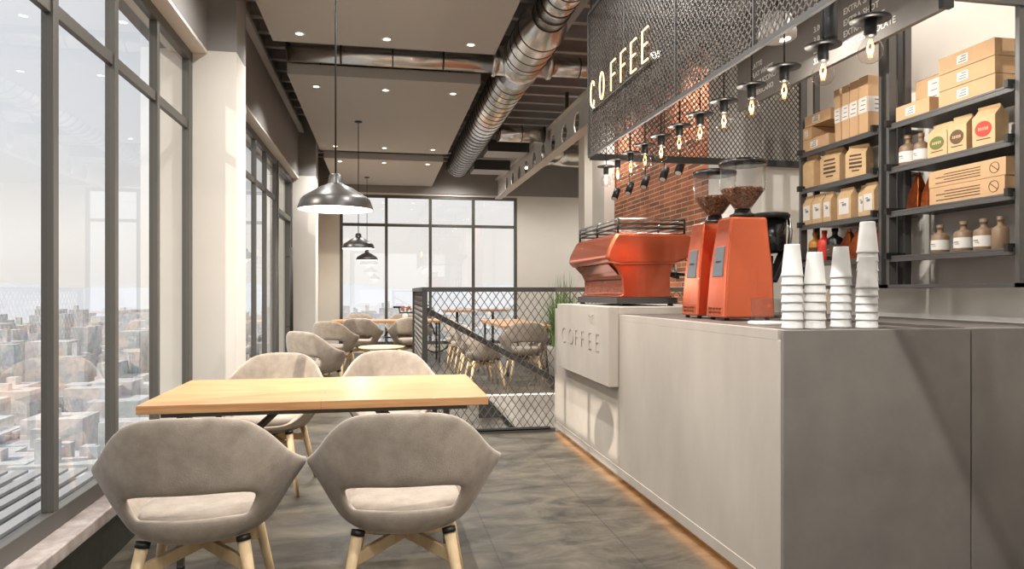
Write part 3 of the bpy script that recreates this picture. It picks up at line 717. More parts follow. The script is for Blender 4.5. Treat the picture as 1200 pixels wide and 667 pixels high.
# ------------------------------------------------------------------ shelving on right wall
SZ = [1.45, 1.70, 1.945, 2.19]
def shelf_unit(y0, y1, label, ztop, zbot):
    t = thing('wall_shelving', label, 'shelving', (XR, y0, 0), group='dark metal wall shelving units')
    W = y1-y0
    m = MB(); m.box(-.19, -.15, .0, .02, zbot, ztop); m.build('upright', 'shelf', t)
    m = MB(); m.box(-.19, -.15, W-.02, W, zbot, ztop); m.build('upright', 'shelf', t)
    for q0 in (0.0, W-.022): m = MB(); m.box(-.295, -.248, q0, q0+.022, zbot, ztop); m.build('front_post', 'shelf', t)
    m = MB(); m.box(-.30, -.28, 0.0, W, zbot, zbot+.02); m.box(-.30, -.0, 0, .02, zbot, zbot+.02); m.box(-.30, 0, W-.02, W, zbot, zbot+.02)
    m.build('bottom_rail', 'shelf', t)
    if y0 < 3: m = MB(); m.box(-.62, -.0, -.01, .012, 2.53, 2.56); m.build('top_rail', 'shelf', t)
    for z in SZ:
        m = MB(); m.box(-.30, -.001, .024, W-.024, z-.012, z); m.box(-.30, -.29, .024, W-.024, z-.034, z-.012); s_ = m.build('shelf', 'shelf', t, bevel=.002)
        for q0 in (W-.046, .026): m = MB(); m.box(-.33, -.21, q0, q0+.02, z-.018, z+.018); m.build('bracket', 'black', s_)
    return t
shelf_unit(2.66, 3.50, 'dark metal wall shelving unit cut by the right frame edge, with stacked cartons', 2.75, 1.27)
shelf_unit(3.54, 4.34, 'dark metal wall shelving unit beside the pier, with upright cartons and coffee bags', 2.75, 1.27)
XF = 2.82  # front line of goods

def carton(name, y0, y1, z0, h, d, lab, group, lw=.28, labside=True, rx=0, upright=False, lz=.5, xf=XF):
    """carton with its front at X=xf, spanning y0<y1"""
    W = y1-y0
    t = thing(name, lab, 'box', (xf, y0, z0), group=group); t.rotation_euler = (rx, 0, 0)
    m = MB(); m.box(0, d, 0.0015, W-.0015, 0.0005, h-.0005); m.build('box_body', 'kraft', t, bevel=.0025)
    m = MB(); m.box(-.0008, .0, .002, W-.002, h*.985, h*.99); m.build('lid_seam', 'kraft_dark', t)
    wl_ = W*lw if not upright else W*.8
    yc = W*.55; hz = h*.42 if not upright else h*.22
    m = MB(); m.box(-.0015, .0, yc-wl_/2, yc+wl_/2, h*lz-hz/2*1.2, h*lz+hz/2*1.2)
    if upright and labside: m.box(0.0, d*.9, 0.0, .0015, h*lz-hz/2*1.2, h*lz+hz/2*1.2)
    l_ = m.build('shipping_label', 'paper', t)
    m = MB()
    for k in range(3):
        zz = h*lz-hz*.35+k*hz*.35
        m.box(-.0022, -.0014, yc-wl_*.35, yc+wl_*(.35-.12*k), zz-.003, zz+.003)
        if upright and labside: m.box(d*.2, d*(.75-.1*k), -.001, .0, zz-.004, zz+.004)
    m.build('print_line', 'print_grey', l_)
    return t
z = SZ[3]
G = 'kraft cartons on the top shelves'
# left unit
carton('cardboard_box', 4.04, 4.32, z+.0005, .082, .2, 'flat kraft carton, bottom of the three-high stack beside the mesh', G)
carton('cardboard_box', 4.22, 4.33, z+.083, .082, .2, 'flat kraft carton, middle of the three-high stack beside the mesh', G)
carton('cardboard_box', 4.02, 4.30, z+.166, .075, .2, 'flat kraft carton, topmost of the three-high stack beside the mesh', G)
carton('cardboard_box', 3.915, 3.975, z+.0005, .335, .22, 'leaning narrow kraft carton next to the flat three-high stack', G, upright=True, rx=R(-2.5))
carton('cardboard_box', 3.84, 3.91, z+.0005, .335, .22, 'upright narrow kraft carton between the leaning and third carton', G, upright=True)
carton('cardboard_box', 3.757, 3.837, z+.0005, .338, .22, 'upright narrow kraft carton third from the leaning one', G, upright=True)
carton('cardboard_box', 3.67, 3.754, z+.0005, .342, .23, 'broad upright kraft carton at the end of the upright row', G, upright=True)
# right unit
carton('cardboard_box', 3.20, 3.445, z+.0005, .085, .12, 'low kraft carton in front of the taller printed carton', G)
carton('cardboard_box', 3.15, 3.445, z+.0005, .235, .14, 'tall kraft carton with square printed label behind the low carton', G, lw=.27, lz=.66, xf=XF+.125)
for k, nm in enumerate(('bottom', 'middle', 'topmost')):
    carton('cardboard_box', 2.80+.001*k, 3.14, z+.0005+.0845*k, .084, .17, f'wide kraft carton, {nm} of the stack beside the end post', G, lw=.2)

def bag(y0, y1, z0, h, lab, group, badge=None, prnt=None, label_=False, d=.09, xf=XF, rz=0, m_='kraft2', cat='coffee bag', top=.35):
    W = y1-y0
    t = thing('coffee_bag', lab, cat, (xf+d/2, (y0+y1)/2, z0), rz, group)
    a, dd = W/2, d/2
    m = MB()
    vs = [(-dd, -a, .0005), (dd, -a, .0005), (dd, a, .0005), (-dd, a, .0005),
          (-dd*1.02, -a*1.0, h*.72), (dd*1.02, -a, h*.72), (dd*1.02, a, h*.72), (-dd*1.02, a, h*.72),
          (-.006, -a*.98, h*.93), (.006, -a*.98, h*.93), (.006, a*.98, h*.93), (-.006, a*.98, h*.93),
          (-.012, -a*.97, h), (-.004, -a*.97, h), (-.004, a*.97, h), (-.012, a*.97, h)]
    fs = [(3,2,1,0), (12,13,14,15)]
    for q in (0, 4, 8): fs += [(q+i, q+(i+1) % 4, q+4+(i+1) % 4, q+4+i) for i in range(4)]
    m.faces(vs, fs); m.build('bag_body', m_, t, bevel=.003)
    if badge:
        m = MB(); n = 28; zc_, rz_, ry_ = h*.42, h*.19, a*.72
        vs = [(-dd*1.03-.0012, ry_*math.cos(2*PI*i/n), zc_+rz_*math.sin(2*PI*i/n)) for i in range(n)]
        m.faces(vs+[(v[0]+.0012, v[1], v[2]) for v in vs], [tuple(range(n)), tuple(range(n, 2*n))[::-1]]+[(i, (i+1) % n, n+(i+1) % n, n+i) for i in range(n)])
        bb = m.build('round_badge', badge, t)
        m = MB()
        for i in range(5): m.box(-dd*1.03-.0022, -dd*1.03-.001, -ry_*.6+i*ry_*.26, -ry_*.6+i*ry_*.26+ry_*.15, zc_-rz_*.2, zc_+rz_*.2)
        m.build('badge_print', 'kraft2', bb)
        m = MB(); m.box(-dd-.0022, -dd-.0005, -a*.6, a*.6, h*.16, h*.18); m.build('print_line', 'kraft_dark', t)
    if prnt:
        m = MB()
        for i, (w_, hh_) in enumerate(((.55, .05), (.62, .04), (.6, .07), (.62, .06), (.35, .04))):
            zz = h*.66-i*h*.115
            m.box(-dd*1.02-.0016, -dd-.0, -a*w_, a*w_, zz-h*hh_/2, zz+h*hh_/2)
        m.build('print_line', 'kraft_dark', t)
    if label_:
        m = MB(); m.box(-dd*1.02-.0014, -dd*1.0+.002, -a*.72, a*.72, h*.16, h*.66); l_ = m.build('bag_label', 'paper', t)
        m = MB(); m.box(-dd*1.02-.0024, -dd*1.02-.0013, -a*.38, a*.2, h*.42, h*.5); m.box(-dd*1.02-.0024, -dd*1.02-.0013, -a*.05, a*.4, h*.52, h*.55); m.build('print_line', 'print_grey', l_)
    return t
# left unit second shelf : kraft bags
z = SZ[2]; G = 'brown coffee bags on the left unit'
bag(4.20, 4.325, z, .225, 'plain kraft bag at the pier end of the second shelf', G)
bag(4.125, 4.195, z, .228, 'narrow plain kraft bag behind the printed bag', G, xf=XF+.05)
bag(3.955, 4.12, z, .225, 'kraft coffee bag with dark block lettering next to plain bags', G, prnt=1, rz=R(8))
bag(3.74, 3.87, z, .20, 'kraft coffee bag with dark lettering standing alone on the second shelf', G, prnt=1, rz=R(24))
# left unit third shelf : labelled bags
z = SZ[1]; G = 'kraft bags with white labels on the third shelf'
for y0, y1, lab, xo in ((4.225, 4.325, 'small kraft bag with white label, closest to the pier', 0), (4.11, 4.22, 'small kraft bag with white label, second from the pier', 0), (4.02, 4.10, 'small kraft bag with white label, third from the pier', 0),
                    (3.965, 4.015, 'small kraft bag without label set back between labelled bags', .06), (3.825, 3.955, 'small kraft bag with white label, fourth one standing slightly apart', 0), (3.73, 3.80, 'small kraft bag with white label partly behind the last bag', .03), (3.62, 3.72, 'small kraft bag with white label at the shelving upright', 0)):
    bag(y0, y1, z, .195, lab, G, label_=('without' not in lab), d=.06, xf=XF+xo)
# bottles
def bottle(y, z0, r, h, lab, group, m_='bottle_brown', label_=True, neck=.32, xf=2.88, name='bottle', lm='paper'):
    t = thing(name, lab, 'bottle', (xf, y, z0), group=group)
    sh = h*(1-neck)
    m = MB(); m.lathe([(0, .0005), (r*.95, .0005), (r, .006), (r, sh*.86), (r*.86, sh*.97), (r*.42, sh*1.06), (r*.34, sh*1.1), (r*.34, h*.88), (r*.4, h*.885), (r*.4, h*.905), (0, h*.905)], n=26); m.build('bottle_body', m_, t)
    m = MB(); m.lathe([(r*.42, h*.89), (r*.42, h), (0, h)], n=18); m.build('bottle_cap', 'bottle_brown' if m_ == 'bottle_brown' else m_, t)
    if label_:
        m = MB(); m.lathe([(r+.0008, sh*.18), (r+.0008, sh*.68)], n=26); l_ = m.build('bottle_label', lm, t)
        m = MB(); m.box(-r-.0022, -r+.003, -r*.25, r*.3, sh*.45, sh*.49); m.box(-r-.0022, -r+.003, -r*.35, r*.1, sh*.36, sh*.38); m.build('print_line', 'print_grey', l_)
    return t
z = SZ[2]; G = 'brown bottles on the second shelf of the right unit'
bottle(3.42, z, .047, .175, 'squat brown bottle with white label, outermost beside the middle uprights', G)
bottle(3.325, z, .038, .165, 'slim brown bottle with white label between two other bottles', G)
bottle(3.24, z, .042, .175, 'brown bottle with white label beside the green badge bag', G, xf=2.90)
G = 'kraft bags with coloured badges'
bag(3.085, 3.215, z, .175, 'kraft bag with green oval badge', G, badge='green_badge')
bag(2.975, 3.08, z, .185, 'kraft bag with dark brown oval badge', G, badge='brown_badge', rz=R(6))
bag(2.815, 2.93, z, .195, 'kraft bag with red oval badge', G, badge='red_badge', rz=R(8))
# third shelf right : copper pouches and long cartons
def pouch(y, z0, w, h, d, lab, xf=2.88, name='foil_pouch'):
    t = thing(name, lab, 'pouch', (xf, y, z0), R(random.uniform(-8, 8)), 'copper foil pouches')
    m = MB(); n = 5
    vs = [(-d/2, -w/2, 0), (d/2, -w/2, 0), (d/2, w/2, 0), (-d/2, w/2, 0), (-d*.42, -w*.46, h*.4), (d*.42, -w*.46, h*.4), (d*.42, w*.46, h*.4), (-d*.42, w*.46, h*.4), (-d*.1, -w*.12, h*.93), (d*.1, -w*.12, h*.93), (d*.1, w*.12, h*.93), (-d*.1, w*.12, h*.93)]
    m.faces(vs, [(3,2,1,0), (8,9,10,11)]+[(q+i, q+(i+1) % 4, q+4+(i+1) % 4, q+4+i) for q in (0, 4) for i in range(4)]); m.build('pouch_body', 'copper_foil', t, bevel=.006)
    m = MB(); m.box(-d*.05, d*.05, -w*.13, w*.13, h*.92, h); m.build('pouch_seal', 'copper_foil', t)
    return t
pouch(3.345, SZ[1]+.0005, .10, .2, .08, 'pointed copper foil pouch beside the middle uprights')
pouch(3.255, SZ[1]+.0005, .08, .185, .07, 'pointed copper foil pouch touching the long printed cartons')
G = 'long printed kraft cartons'
for k, (y0, y1, z0, h, lab) in enumerate(((2.75, 3.20, SZ[1]+.0005, .088, 'long printed kraft carton below, with round stamp'), (2.745, 3.205, SZ[1]+.0895, .085, 'long printed kraft carton on top of the other, with round stamp'))):
    W = y1-y0; t = thing('cardboard_box', lab, 'box', (XF, y0, z0), group=G)
    m = MB(); m.box(0, .17, 0, W, 0, h); m.build('box_body', 'kraft', t, bevel=.002)
    m = MB()
    for i in range(4): m.box(-.001, 0, W*.3, W*(.9-.12*(i % 2)), h*.2+i*h*.16, h*.2+i*h*.16+h*.05)
    m.build('print_line', 'kraft_dark', t)
    m = MB(); cc = (-.0008, W*.13, h*.5); m.tube([(cc[0], cc[1]+h*.3*math.cos(a), cc[2]+h*.3*math.sin(a)) for a in [2*PI*i/20 for i in range(20)]], .0014, 5, closed=True)
    m.bar((-.001, W*.13-h*.2, h*.35), (-.001, W*.13+h*.2, h*.65), .002, .003); m.build('round_stamp', 'kraft_dark', t)
# bottom shelf right : five brown bottles
z = SZ[0]; G = 'brown bottles on the lowest shelf'
bottle(3.195, z, .042, .15, 'brown bottle with white label, first from the middle uprights on the lowest shelf', G)
bottle(3.115, z, .036, .155, 'brown bottle with white label half hidden behind two others', G, xf=2.94)
bottle(3.045, z, .044, .155, 'broad brown bottle with white label, third on the lowest shelf', G)
bottle(2.925, z, .044, .155, 'broad brown bottle with white label set apart, fourth on the lowest shelf', G)
bottle(2.832, z, .036, .158, 'plain brown bottle without label at the end post', G, label_=False)
# bottom shelf left : coloured bottles and foil pouches
G = 'coloured syrup bottles on the lowest shelf'
bottle(4.27, z, .042, .2, 'mustard yellow bottle with dark label beside the pier', G, 'mustard', neck=.28, lm='kraft_dark')
bottle(4.17, z, .042, .205, 'bright red bottle between the mustard and black bottles', G, 'red', neck=.28, label_=True, lm='red_badge')
bottle(4.06, z, .05, .21, 'black bottle with dark label beside the foil pouches', G, 'black_gloss', neck=.28, lm='kraft_dark')
pouch(3.92, z+.0005, .12, .19, .09, 'crumpled copper foil pouch next to the black bottle')
pouch(3.83, z+.0005, .1, .19, .09, 'copper foil pouch partly behind the tallest cup stack')
pouch(3.645, z+.0005, .08, .19, .08, 'dark copper foil pouch at the shelving upright')

# ------------------------------------------------------------------ menu board
t = thing('menu_board', 'long grey hanging menu board with white drinks and prices', 'menu board', (2.5, 2.77, 2.535))
m = MB(); m.box(0, .03, 0, 1.85, 0, .62); m.build('board', 'menu', t, bevel=.002)
m = MB(); 
for yy in (.06, 1.0, 1.75): m.box(.005, .025, yy-.02, yy+.02, .62, ZC-2.535+.01)
m.build('hanger', 'black', t)
m = MB(); m.box(-.012, .042, -.03, 0, -.0, .62); m.build('end_bracket', 'black', t)
def mtext(s_, yy, zz, size=.047): text_mesh(s_, size, 'menu_text', 'menu_lettering', t, (-.002, yy-2.77, zz-2.535), (0,-1,0), (0,0,1), depth=.0008, offset=.0006)
for i, (a, b_) in enumerate((('HOT CHOCOLATE', ''), ('EXTRA / CHOC', ''), ('EXTRA SHOT', ''), ('EXTRA SAUCE', '3.00'))): mtext(a, 3.45, 2.585+i*.062)
mtext('3.00', 2.93, 2.585+.062*1.0)
for i, a in enumerate(('AMERICANO', 'CAPPUCCINO', 'FLAT WHITE', 'LATTE')): mtext(a, 4.42, 2.585+i*.062)
for i in range(4): mtext('3.00', 3.72, 2.585+i*.062)

# ------------------------------------------------------------------ chairs
def rim(a):
    a = abs(a)
    K = [(0, .838), (20, .835), (35, .813), (50, .752), (65, .675), (80, .63), (92, .62), (105, .60), (118, .53), (130, .455), (145, .43), (180, .425)]
    for (a0, h0), (a1, h1) in zip(K, K[1:]):
        if a <= a1: u = (a-a0)/(a1-a0); return h0+(h1-h0)*u
    return .425
def make_chair():
    root = thing('armchair', 'x', 'chair', (0,0,0))
    m = MB(); n = 48; V = [0, .17, .36, .55, .78, 1.0]
    rows = []
    for rr, zz in ((.02, .372), (.10, .374), (.17, .383)):
        rows.append([m.bm.verts.new((rr*math.sin(2*PI*j/n), -rr*1.02*math.cos(2*PI*j/n)+.02, zz)) for j in range(n)])
    for v in V:
        ring = []
        for j in range(n):
            a = 2*PI*j/n; deg = math.degrees(a); deg = deg-360 if deg > 180 else deg
            h = rim(deg); z0 = .405
            z = z0+(h-z0)*v
            f = (z-z0)/.22; ff = 1-(1-min(f, 1))**1.35 if f > 0 else 0
            side = math.sin(a)**2
            rx = .225+.115*ff + (.03*max(0, (v-.55)/.45)**1.5 if 60 < abs(deg) < 118 else 0)*math.exp(-((abs(deg)-88)/18)**2)*1.0
            back = .225+.045*ff+max(0, z-.6)*.16
            front = .235+.01*ff
            ry = back if abs(deg) < 90 else front
            ring.append(m.bm.verts.new((rx*math.sin(a), -ry*math.cos(a)+.02, z)))
        rows.append(ring)
    nb = 3
    for i in range(len(rows)-1):
        for j in range(n):
            k = (j+1) % n
            deg = (j+.5)*360/n; deg = deg-360 if deg > 180 else deg
            if i == nb+1 and abs(deg) < 46: continue
            f = m.bm.faces.new((rows[i][j], rows[i][k], rows[i+1][k], rows[i+1][j])); f.smooth = True
    m.bm.faces.new(rows[0][::-1])
    o = m.build('shell', 'velvet', root, smooth=True)
    s_ = o.modifiers.new('so', 'SOLIDIFY'); s_.thickness = .03; s_.offset = 0; s_.use_even_offset = False
    q = o.modifiers.new('s', 'SUBSURF'); q.levels = q.render_levels = 1
    m = MB(); N_ = 32; prof = [(.0, .405), (.17, .408), (.2, .42), (.208, .445), (.2, .468), (.16, .478), (.0, .482)]
    rings = []
    for r_, z_ in prof:
        if r_ == 0: rings.append([m.bm.verts.new((0, .03, z_))]); continue
        rings.append([m.bm.verts.new((math.copysign(abs(math.cos(2*PI*j/N_))**.8, math.cos(2*PI*j/N_))*r_*1.02, .035+math.copysign(abs(math.sin(2*PI*j/N_))**.8, math.sin(2*PI*j/N_))*r_*1.06, z_)) for j in range(N_)])
    for A, B in zip(rings, rings[1:]):
        for j in range(N_):
            k = (j+1) % N_
            vs = [A[0], B[k], B[j]] if len(A) == 1 else ([A[j], A[k], B[0]] if len(B) == 1 else [A[j], A[k], B[k], B[j]])
            m.bm.faces.new(vs)
    m.build('seat_cushion', 'velvet', root, smooth=True)
    for sx in (-1, 1):
        for sy in (-1, 1):
            m = MB(); a = Vector((sx*.165, .02+sy*.16, .372)); c = Vector((sx*.235, .02+sy*.235, .0))
            m.tube([c, c+(a-c)*.3, a], [.012, .016, .022], 14); l_ = m.build('leg', 'oak', root)
            m = MB(); m.tube([a+(a-c).normalized()*-.004, a+(a-c).normalized()*.014], .025, 14); m.build('leg_cap', 'black', l_)
            m = MB(); m.bar((0, .02, .325), (sx*.178, .02+sy*.176, .285), .022, .045); m.build('brace', 'oak', root, bevel=.003)
    m = MB(); m.lathe([(0, .34), (.06, .34), (.07, .352), (.07, .366), (0, .366)], c=(0, .02, 0), n=24); m.build('swivel_hub', 'black', root)
    return root
G1, G2, G3 = 'armchairs at the wooden dining table', 'armchairs in the lounge by the back window', 'armchairs behind the mesh railing'
ch0 = make_chair(); ch0.location = (-.65, 2.75, 0); ch0.rotation_euler = (0, 0, R(2)); ch0['label'] = 'taupe velvet armchair seen from behind, next to the marble window ledge'; ch0['group'] = G1
def chair(x, y, deg, lab, g_): return dup(ch0, lab, (x, y, 0), R(deg), g_)
chair(.09, 2.72, -4, 'taupe velvet armchair seen from behind, on the counter side of the table', G1)
chair(-.70, 4.72, 172, 'pale taupe armchair facing the camera across the table, window side', G1)
chair(.06, 4.80, 184, 'pale taupe armchair facing the camera across the table, counter side', G1)
chair(-.70, 7.9, -38, 'taupe lounge armchair turned sideways with its back opening visible, beside glass door', G2)
chair(-.66, 10.45, -24, 'taupe lounge armchair by the second pier, behind the sideways one', G2)
chair(-.33, 11.55, -8, 'taupe lounge armchair behind the sideways one, backing on the camera', G2)
chair(.46, 11.75, 2, 'taupe lounge armchair seen from behind, beside the mesh railing post', G2)
chair(-.42, 13.35, 180, 'bright armchair on the far side of the long table, under the smallest pendant', G2)
chair(.42, 13.35, 180, 'bright armchair on the far side of the long table, in front of the flowers', G2)
chair(1.95, 9.55, 0, 'grey-looking armchair seen from behind through the mesh railing, at the table end', G3)
for k, yy in enumerate((9.05, 10.0, 10.95, 11.9)):
    chair(1.30, yy, -90+(-1)**k*3, f'pale armchair behind the mesh railing, {ordn[k]} along the left side of the table', G3)
for k, yy in enumerate((10.45, 11.4, 12.3)):
    chair(2.88, yy, 90+(-1)**k*4, f'pale armchair behind the mesh railing, {ordn[k]} along the right side of the table', G3)

for q in bpy.data.objects:
    if q.name.startswith('shell') and q.parent and q.parent.get('group') == G1: q.modifiers['s'].levels = q.modifiers['s'].render_levels = 2
# ------------------------------------------------------------------ tables
t = thing('dining_table', 'oak topped dining table with dark steel frame between four armchairs', 'table', (-.272, 3.765, 0))
m = MB(); m.box(-.785, .775, -.455, .455, .71, .75); m.build('table_top', 'wood_top', t, bevel=.003)
m = MB(); m.box(-.70, .68, -.40, -.36, .685, .71); m.box(-.70, .68, .36, .40, .685, .71); m.box(-.62, -.58, -.36, .36, .685, .71); m.box(.56, .60, -.36, .36, .685, .71); m.build('under_frame', 'steel_leg', t)
for sx in (-.62, .58):
    for sy in (-.38, .38):
        m = MB(); m.bar((sx, sy, 0.012), (sx, sy, .685), .028); l_ = m.build('leg', 'steel_leg', t)
        m = MB(); m.lathe([(0, 0), (.018, 0), (.018, .012), (0, .012)], c=(sx, sy, 0), n=12); m.build('leg_foot', 'black', l_)
for sx, tx in ((-.62, -.2), (.58, .2)):
    m = MB(); m.bar((sx, -.38, .30), (tx, 0, .69), .024); m.build('brace', 'steel_leg', t)
    m = MB(); m.bar((sx, .38, .30), (tx, 0, .69), .024); m.build('brace', 'steel_leg', t)
m = MB(); m.bar((-.23, 0, .692), (.23, 0, .692), .03); m.build('brace_plate', 'steel_leg', t)

t = thing('long_table', 'long oak table by the back window behind the lounge armchairs', 'table', (.15, 12.65, 0))
m = MB(); m.box(-1.0, 1.0, -.4, .4, .71, .75); m.build('table_top', 'wood_top', t, bevel=.003)
for sx in (-.85, .85):
    for sy in (-.32, .32): m = MB(); m.bar((sx, sy, 0), (sx, sy, .71), .035); m.build('leg', 'steel_leg', t)
t = thing('round_side_table', 'small round pale side table beside the sideways lounge armchair', 'table', (.0, 9.0, 0))
m = MB(); m.lathe([(0, .535), (.27, .535), (.285, .543), (.285, .553), (.275, .56), (0, .56)], n=36); m.build('table_top', 'oak', t)
for k in range(3):
    a = k*2*PI/3+.3; m = MB(); m.tube([(.08*math.cos(a), .08*math.sin(a), .535), (.22*math.cos(a), .22*math.sin(a), 0)], .008, 8); m.tube([(.2*math.cos(a), .2*math.sin(a), .535), (.22*math.cos(a), .22*math.sin(a), 0)], .006, 8); m.build('leg', 'dark_metal', t)
t = thing('long_table', 'oak table behind the mesh railing with armchairs around it', 'table', (2.13, 11.25, 0))
m = MB(); m.box(-.38, .38, -1.25, 1.35, .71, .75); m.build('table_top', 'wood_top', t, bevel=.003)
for sx in (-.3, .3):
    for sy in (-1.1, 1.2): m = MB(); m.bar((sx, sy, 0), (sx, sy, .71), .035); m.build('leg', 'steel_leg', t)
# stools tops seen further away
for k, (x_, y_) in enumerate(((1.45, 13.6), (2.2, 13.9))):
    t = thing('bistro_table', f'small square oak table before the back window, {"beside the bicycle" if k == 0 else "away from the bicycle"}', 'table', (x_, y_, 0), group='small bistro tables before the back window')
    m = MB(); m.box(-.28, .28, -.28, .28, .86, .90); m.build('table_top', 'wood_top', t, bevel=.003)
    m = MB(); m.tube([(0, 0, .02), (0, 0, .86)], .025, 10); m.build('pedestal', 'dark_metal', t)
    m = MB(); m.lathe([(0, 0), (.2, 0), (.2, .012), (.03, .03), (0, .03)], n=24); m.build('base', 'dark_metal', t)

# flower vase on the long table
t = thing('flower_vase', 'white vase of dusky red flowers on the long table', 'vase', (.42, 12.75, .75))
m = MB(); m.lathe([(0, 0), (.04, 0), (.055, .04), (.045, .09), (.03, .11), (.026, .11)], n=20); m.build('vase', 'ceramic', t)
rnd = random.Random(5); m = MB(); mf = MB()
for i in range(16):
    a = rnd.uniform(0, 2*PI); r_ = rnd.uniform(.03, .11); zt = rnd.uniform(.17, .23); tip = (r_*math.cos(a), r_*math.sin(a), zt)
    m.tube([(0, 0, .09), (tip[0]*.5, tip[1]*.5, .15), tip], .0025, 5); mf.lathe([(0, -.018), (.018, -.01), (.024, .004), (.012, .016), (0, .018)], c=tip, n=8)
m.build('flower_stem', 'leaf', t); mf.build('flower_head', 'terracotta', t)

# potted grass behind the railing
t = thing('potted_plant', 'tall grassy green potted plant behind the counter box', 'plant', (2.3, 8.78, 0))
m = MB(); m.lathe([(0, 0), (.15, 0), (.2, .5), (.205, .55), (.18, .55), (.17, .5), (0, .5)], n=28); m.build('pot', 'grey_light', t)
m = MB(); rnd = random.Random(9)
for i in range(420):
    a = rnd.uniform(0, 2*PI); ln = rnd.uniform(.5, 1.15); sp = rnd.uniform(.05, .5); w = rnd.uniform(.007, .013); r0 = .13*math.sqrt(rnd.random()); a0 = rnd.uniform(0, 2*PI)
    base = Vector((r0*math.cos(a0), r0*math.sin(a0), .5)); dr = Vector((math.cos(a), math.sin(a), 0)); pr = Vector((-dr.y, dr.x, 0)); pts = []
    for k in range(6):
        u = k/5; p = base+dr*(sp*u*u)+Vector((0, 0, ln*(u-.28*u*u*(sp/.3)))); ww = w*(1-u*.95)
        pts += [p-pr*ww, p+pr*ww]
    m.faces(pts, [(2*k, 2*k+1, 2*k+3, 2*k+2) for k in range(5)])
m.build('leaves', 'leaf', t)

# bicycle
t = thing('bicycle', 'dark bicycle leaning before the back window behind the railing', 'bicycle', (.57, 14.3, 0))
for xx in (-.52, .52):
    m = MB(); m.tube([(xx+.32*math.cos(a), 0, .34+.32*math.sin(a)) for a in [2*PI*i/36 for i in range(36)]], .018, 8, closed=True); w_ = m.build('wheel', 'tyre', t)
    m = MB()
    for i in range(16): a = 2*PI*i/16; m.tube([(xx, 0, .34), (xx+.31*math.cos(a), 0, .34+.31*math.sin(a))], .0025, 4)
    m.tube([(xx, -.04, .34), (xx, .04, .34)], .025, 10); m.build('spokes', 'chrome', w_)
m = MB(); bb, sd, hd, rw, fw = (-.08, 0, .3), (-.2, 0, .82), (.34, 0, .84), (-.52, 0, .34), (.52, 0, .34)
for a, c in ((bb, sd), (bb, hd), (sd, hd), (bb, rw), (sd, rw), (hd, fw)): m.tube([a, c], .016, 8)
m.tube([sd, (-.22, 0, .92)], .012, 8); m.tube([hd, (.32, 0, .96)], .014, 8); m.build('frame', 'blue', t)
m = MB(); m.tube([(.36, -.25, .98), (.3, -.1, .96), (.32, 0, .96), (.3, .1, .96), (.36, .25, .98)], .012, 8); m.build('handlebar', 'black', t)
m = MB(); m.box(-.34, -.1, -.05, .05, .92, .96); m.build('saddle', 'black', t, bevel=.015)
m = MB(); m.tube([(bb[0]+.08*math.cos(a), -.03, bb[2]+.08*math.sin(a)) for a in [2*PI*i/20 for i in range(20)]], .006, 6, closed=True); m.bar((bb[0], -.05, bb[2]), (bb[0]+.12, -.05, bb[2]-.12), .015); m.build('crank', 'chrome', t)

# ------------------------------------------------------------------ mesh railing round the stairwell
t = thing('mesh_railing', 'steel railing with diamond mesh around the stair opening', 'railing', (.37, 6.10, 0))
RW = 1.53-.37
m = MB(); diamond_panel(m, (.03, 0, .04), (1,0,0), (0,0,1), RW-.04, 1.22, .072, .105, .006, .006); m.build('mesh_panel', 'mesh2', t)
m = MB(); diamond_panel(m, (0, .03, .04), (0,1,0), (0,0,1), 1.88, 1.22, .072, .105, .006, .006); m.build('mesh_panel', 'mesh2', t)
m = MB(); diamond_panel(m, (-.03+1.19, 0, .9), (1,0,0), (0,0,1), 1.45, .36, .072, .09, .006, .006); m.box(1.16, 2.6, -.02, .02, 1.25, 1.29); m.build('mesh_panel', 'mesh2', t)
for x_, y_ in ((0, 0), (0, 1.93)):
    m = MB(); m.box(x_-.022, x_+.022, y_-.022, y_+.022, 0, 1.25); m.build('post', 'dark_metal', t, bevel=.002)
m = MB(); m.box(-.025, RW, -.025, .025, 1.25, 1.29); m.build('top_rail', 'dark_metal', t, bevel=.003)
m = MB(); m.box(-.025, .025, .025, 1.95, 1.25, 1.29); m.build('top_rail', 'dark_metal', t, bevel=.003)
m = MB(); m.box(.022, RW-.042, -.015, .015, .02, .045); m.build('bottom_rail', 'dark_metal', t)
m = MB(); m.bar((.02, .07, 1.09), (RW+.05, .07, .43), .03, .05); m.build('handrail', 'dark_metal', t, bevel=.003)

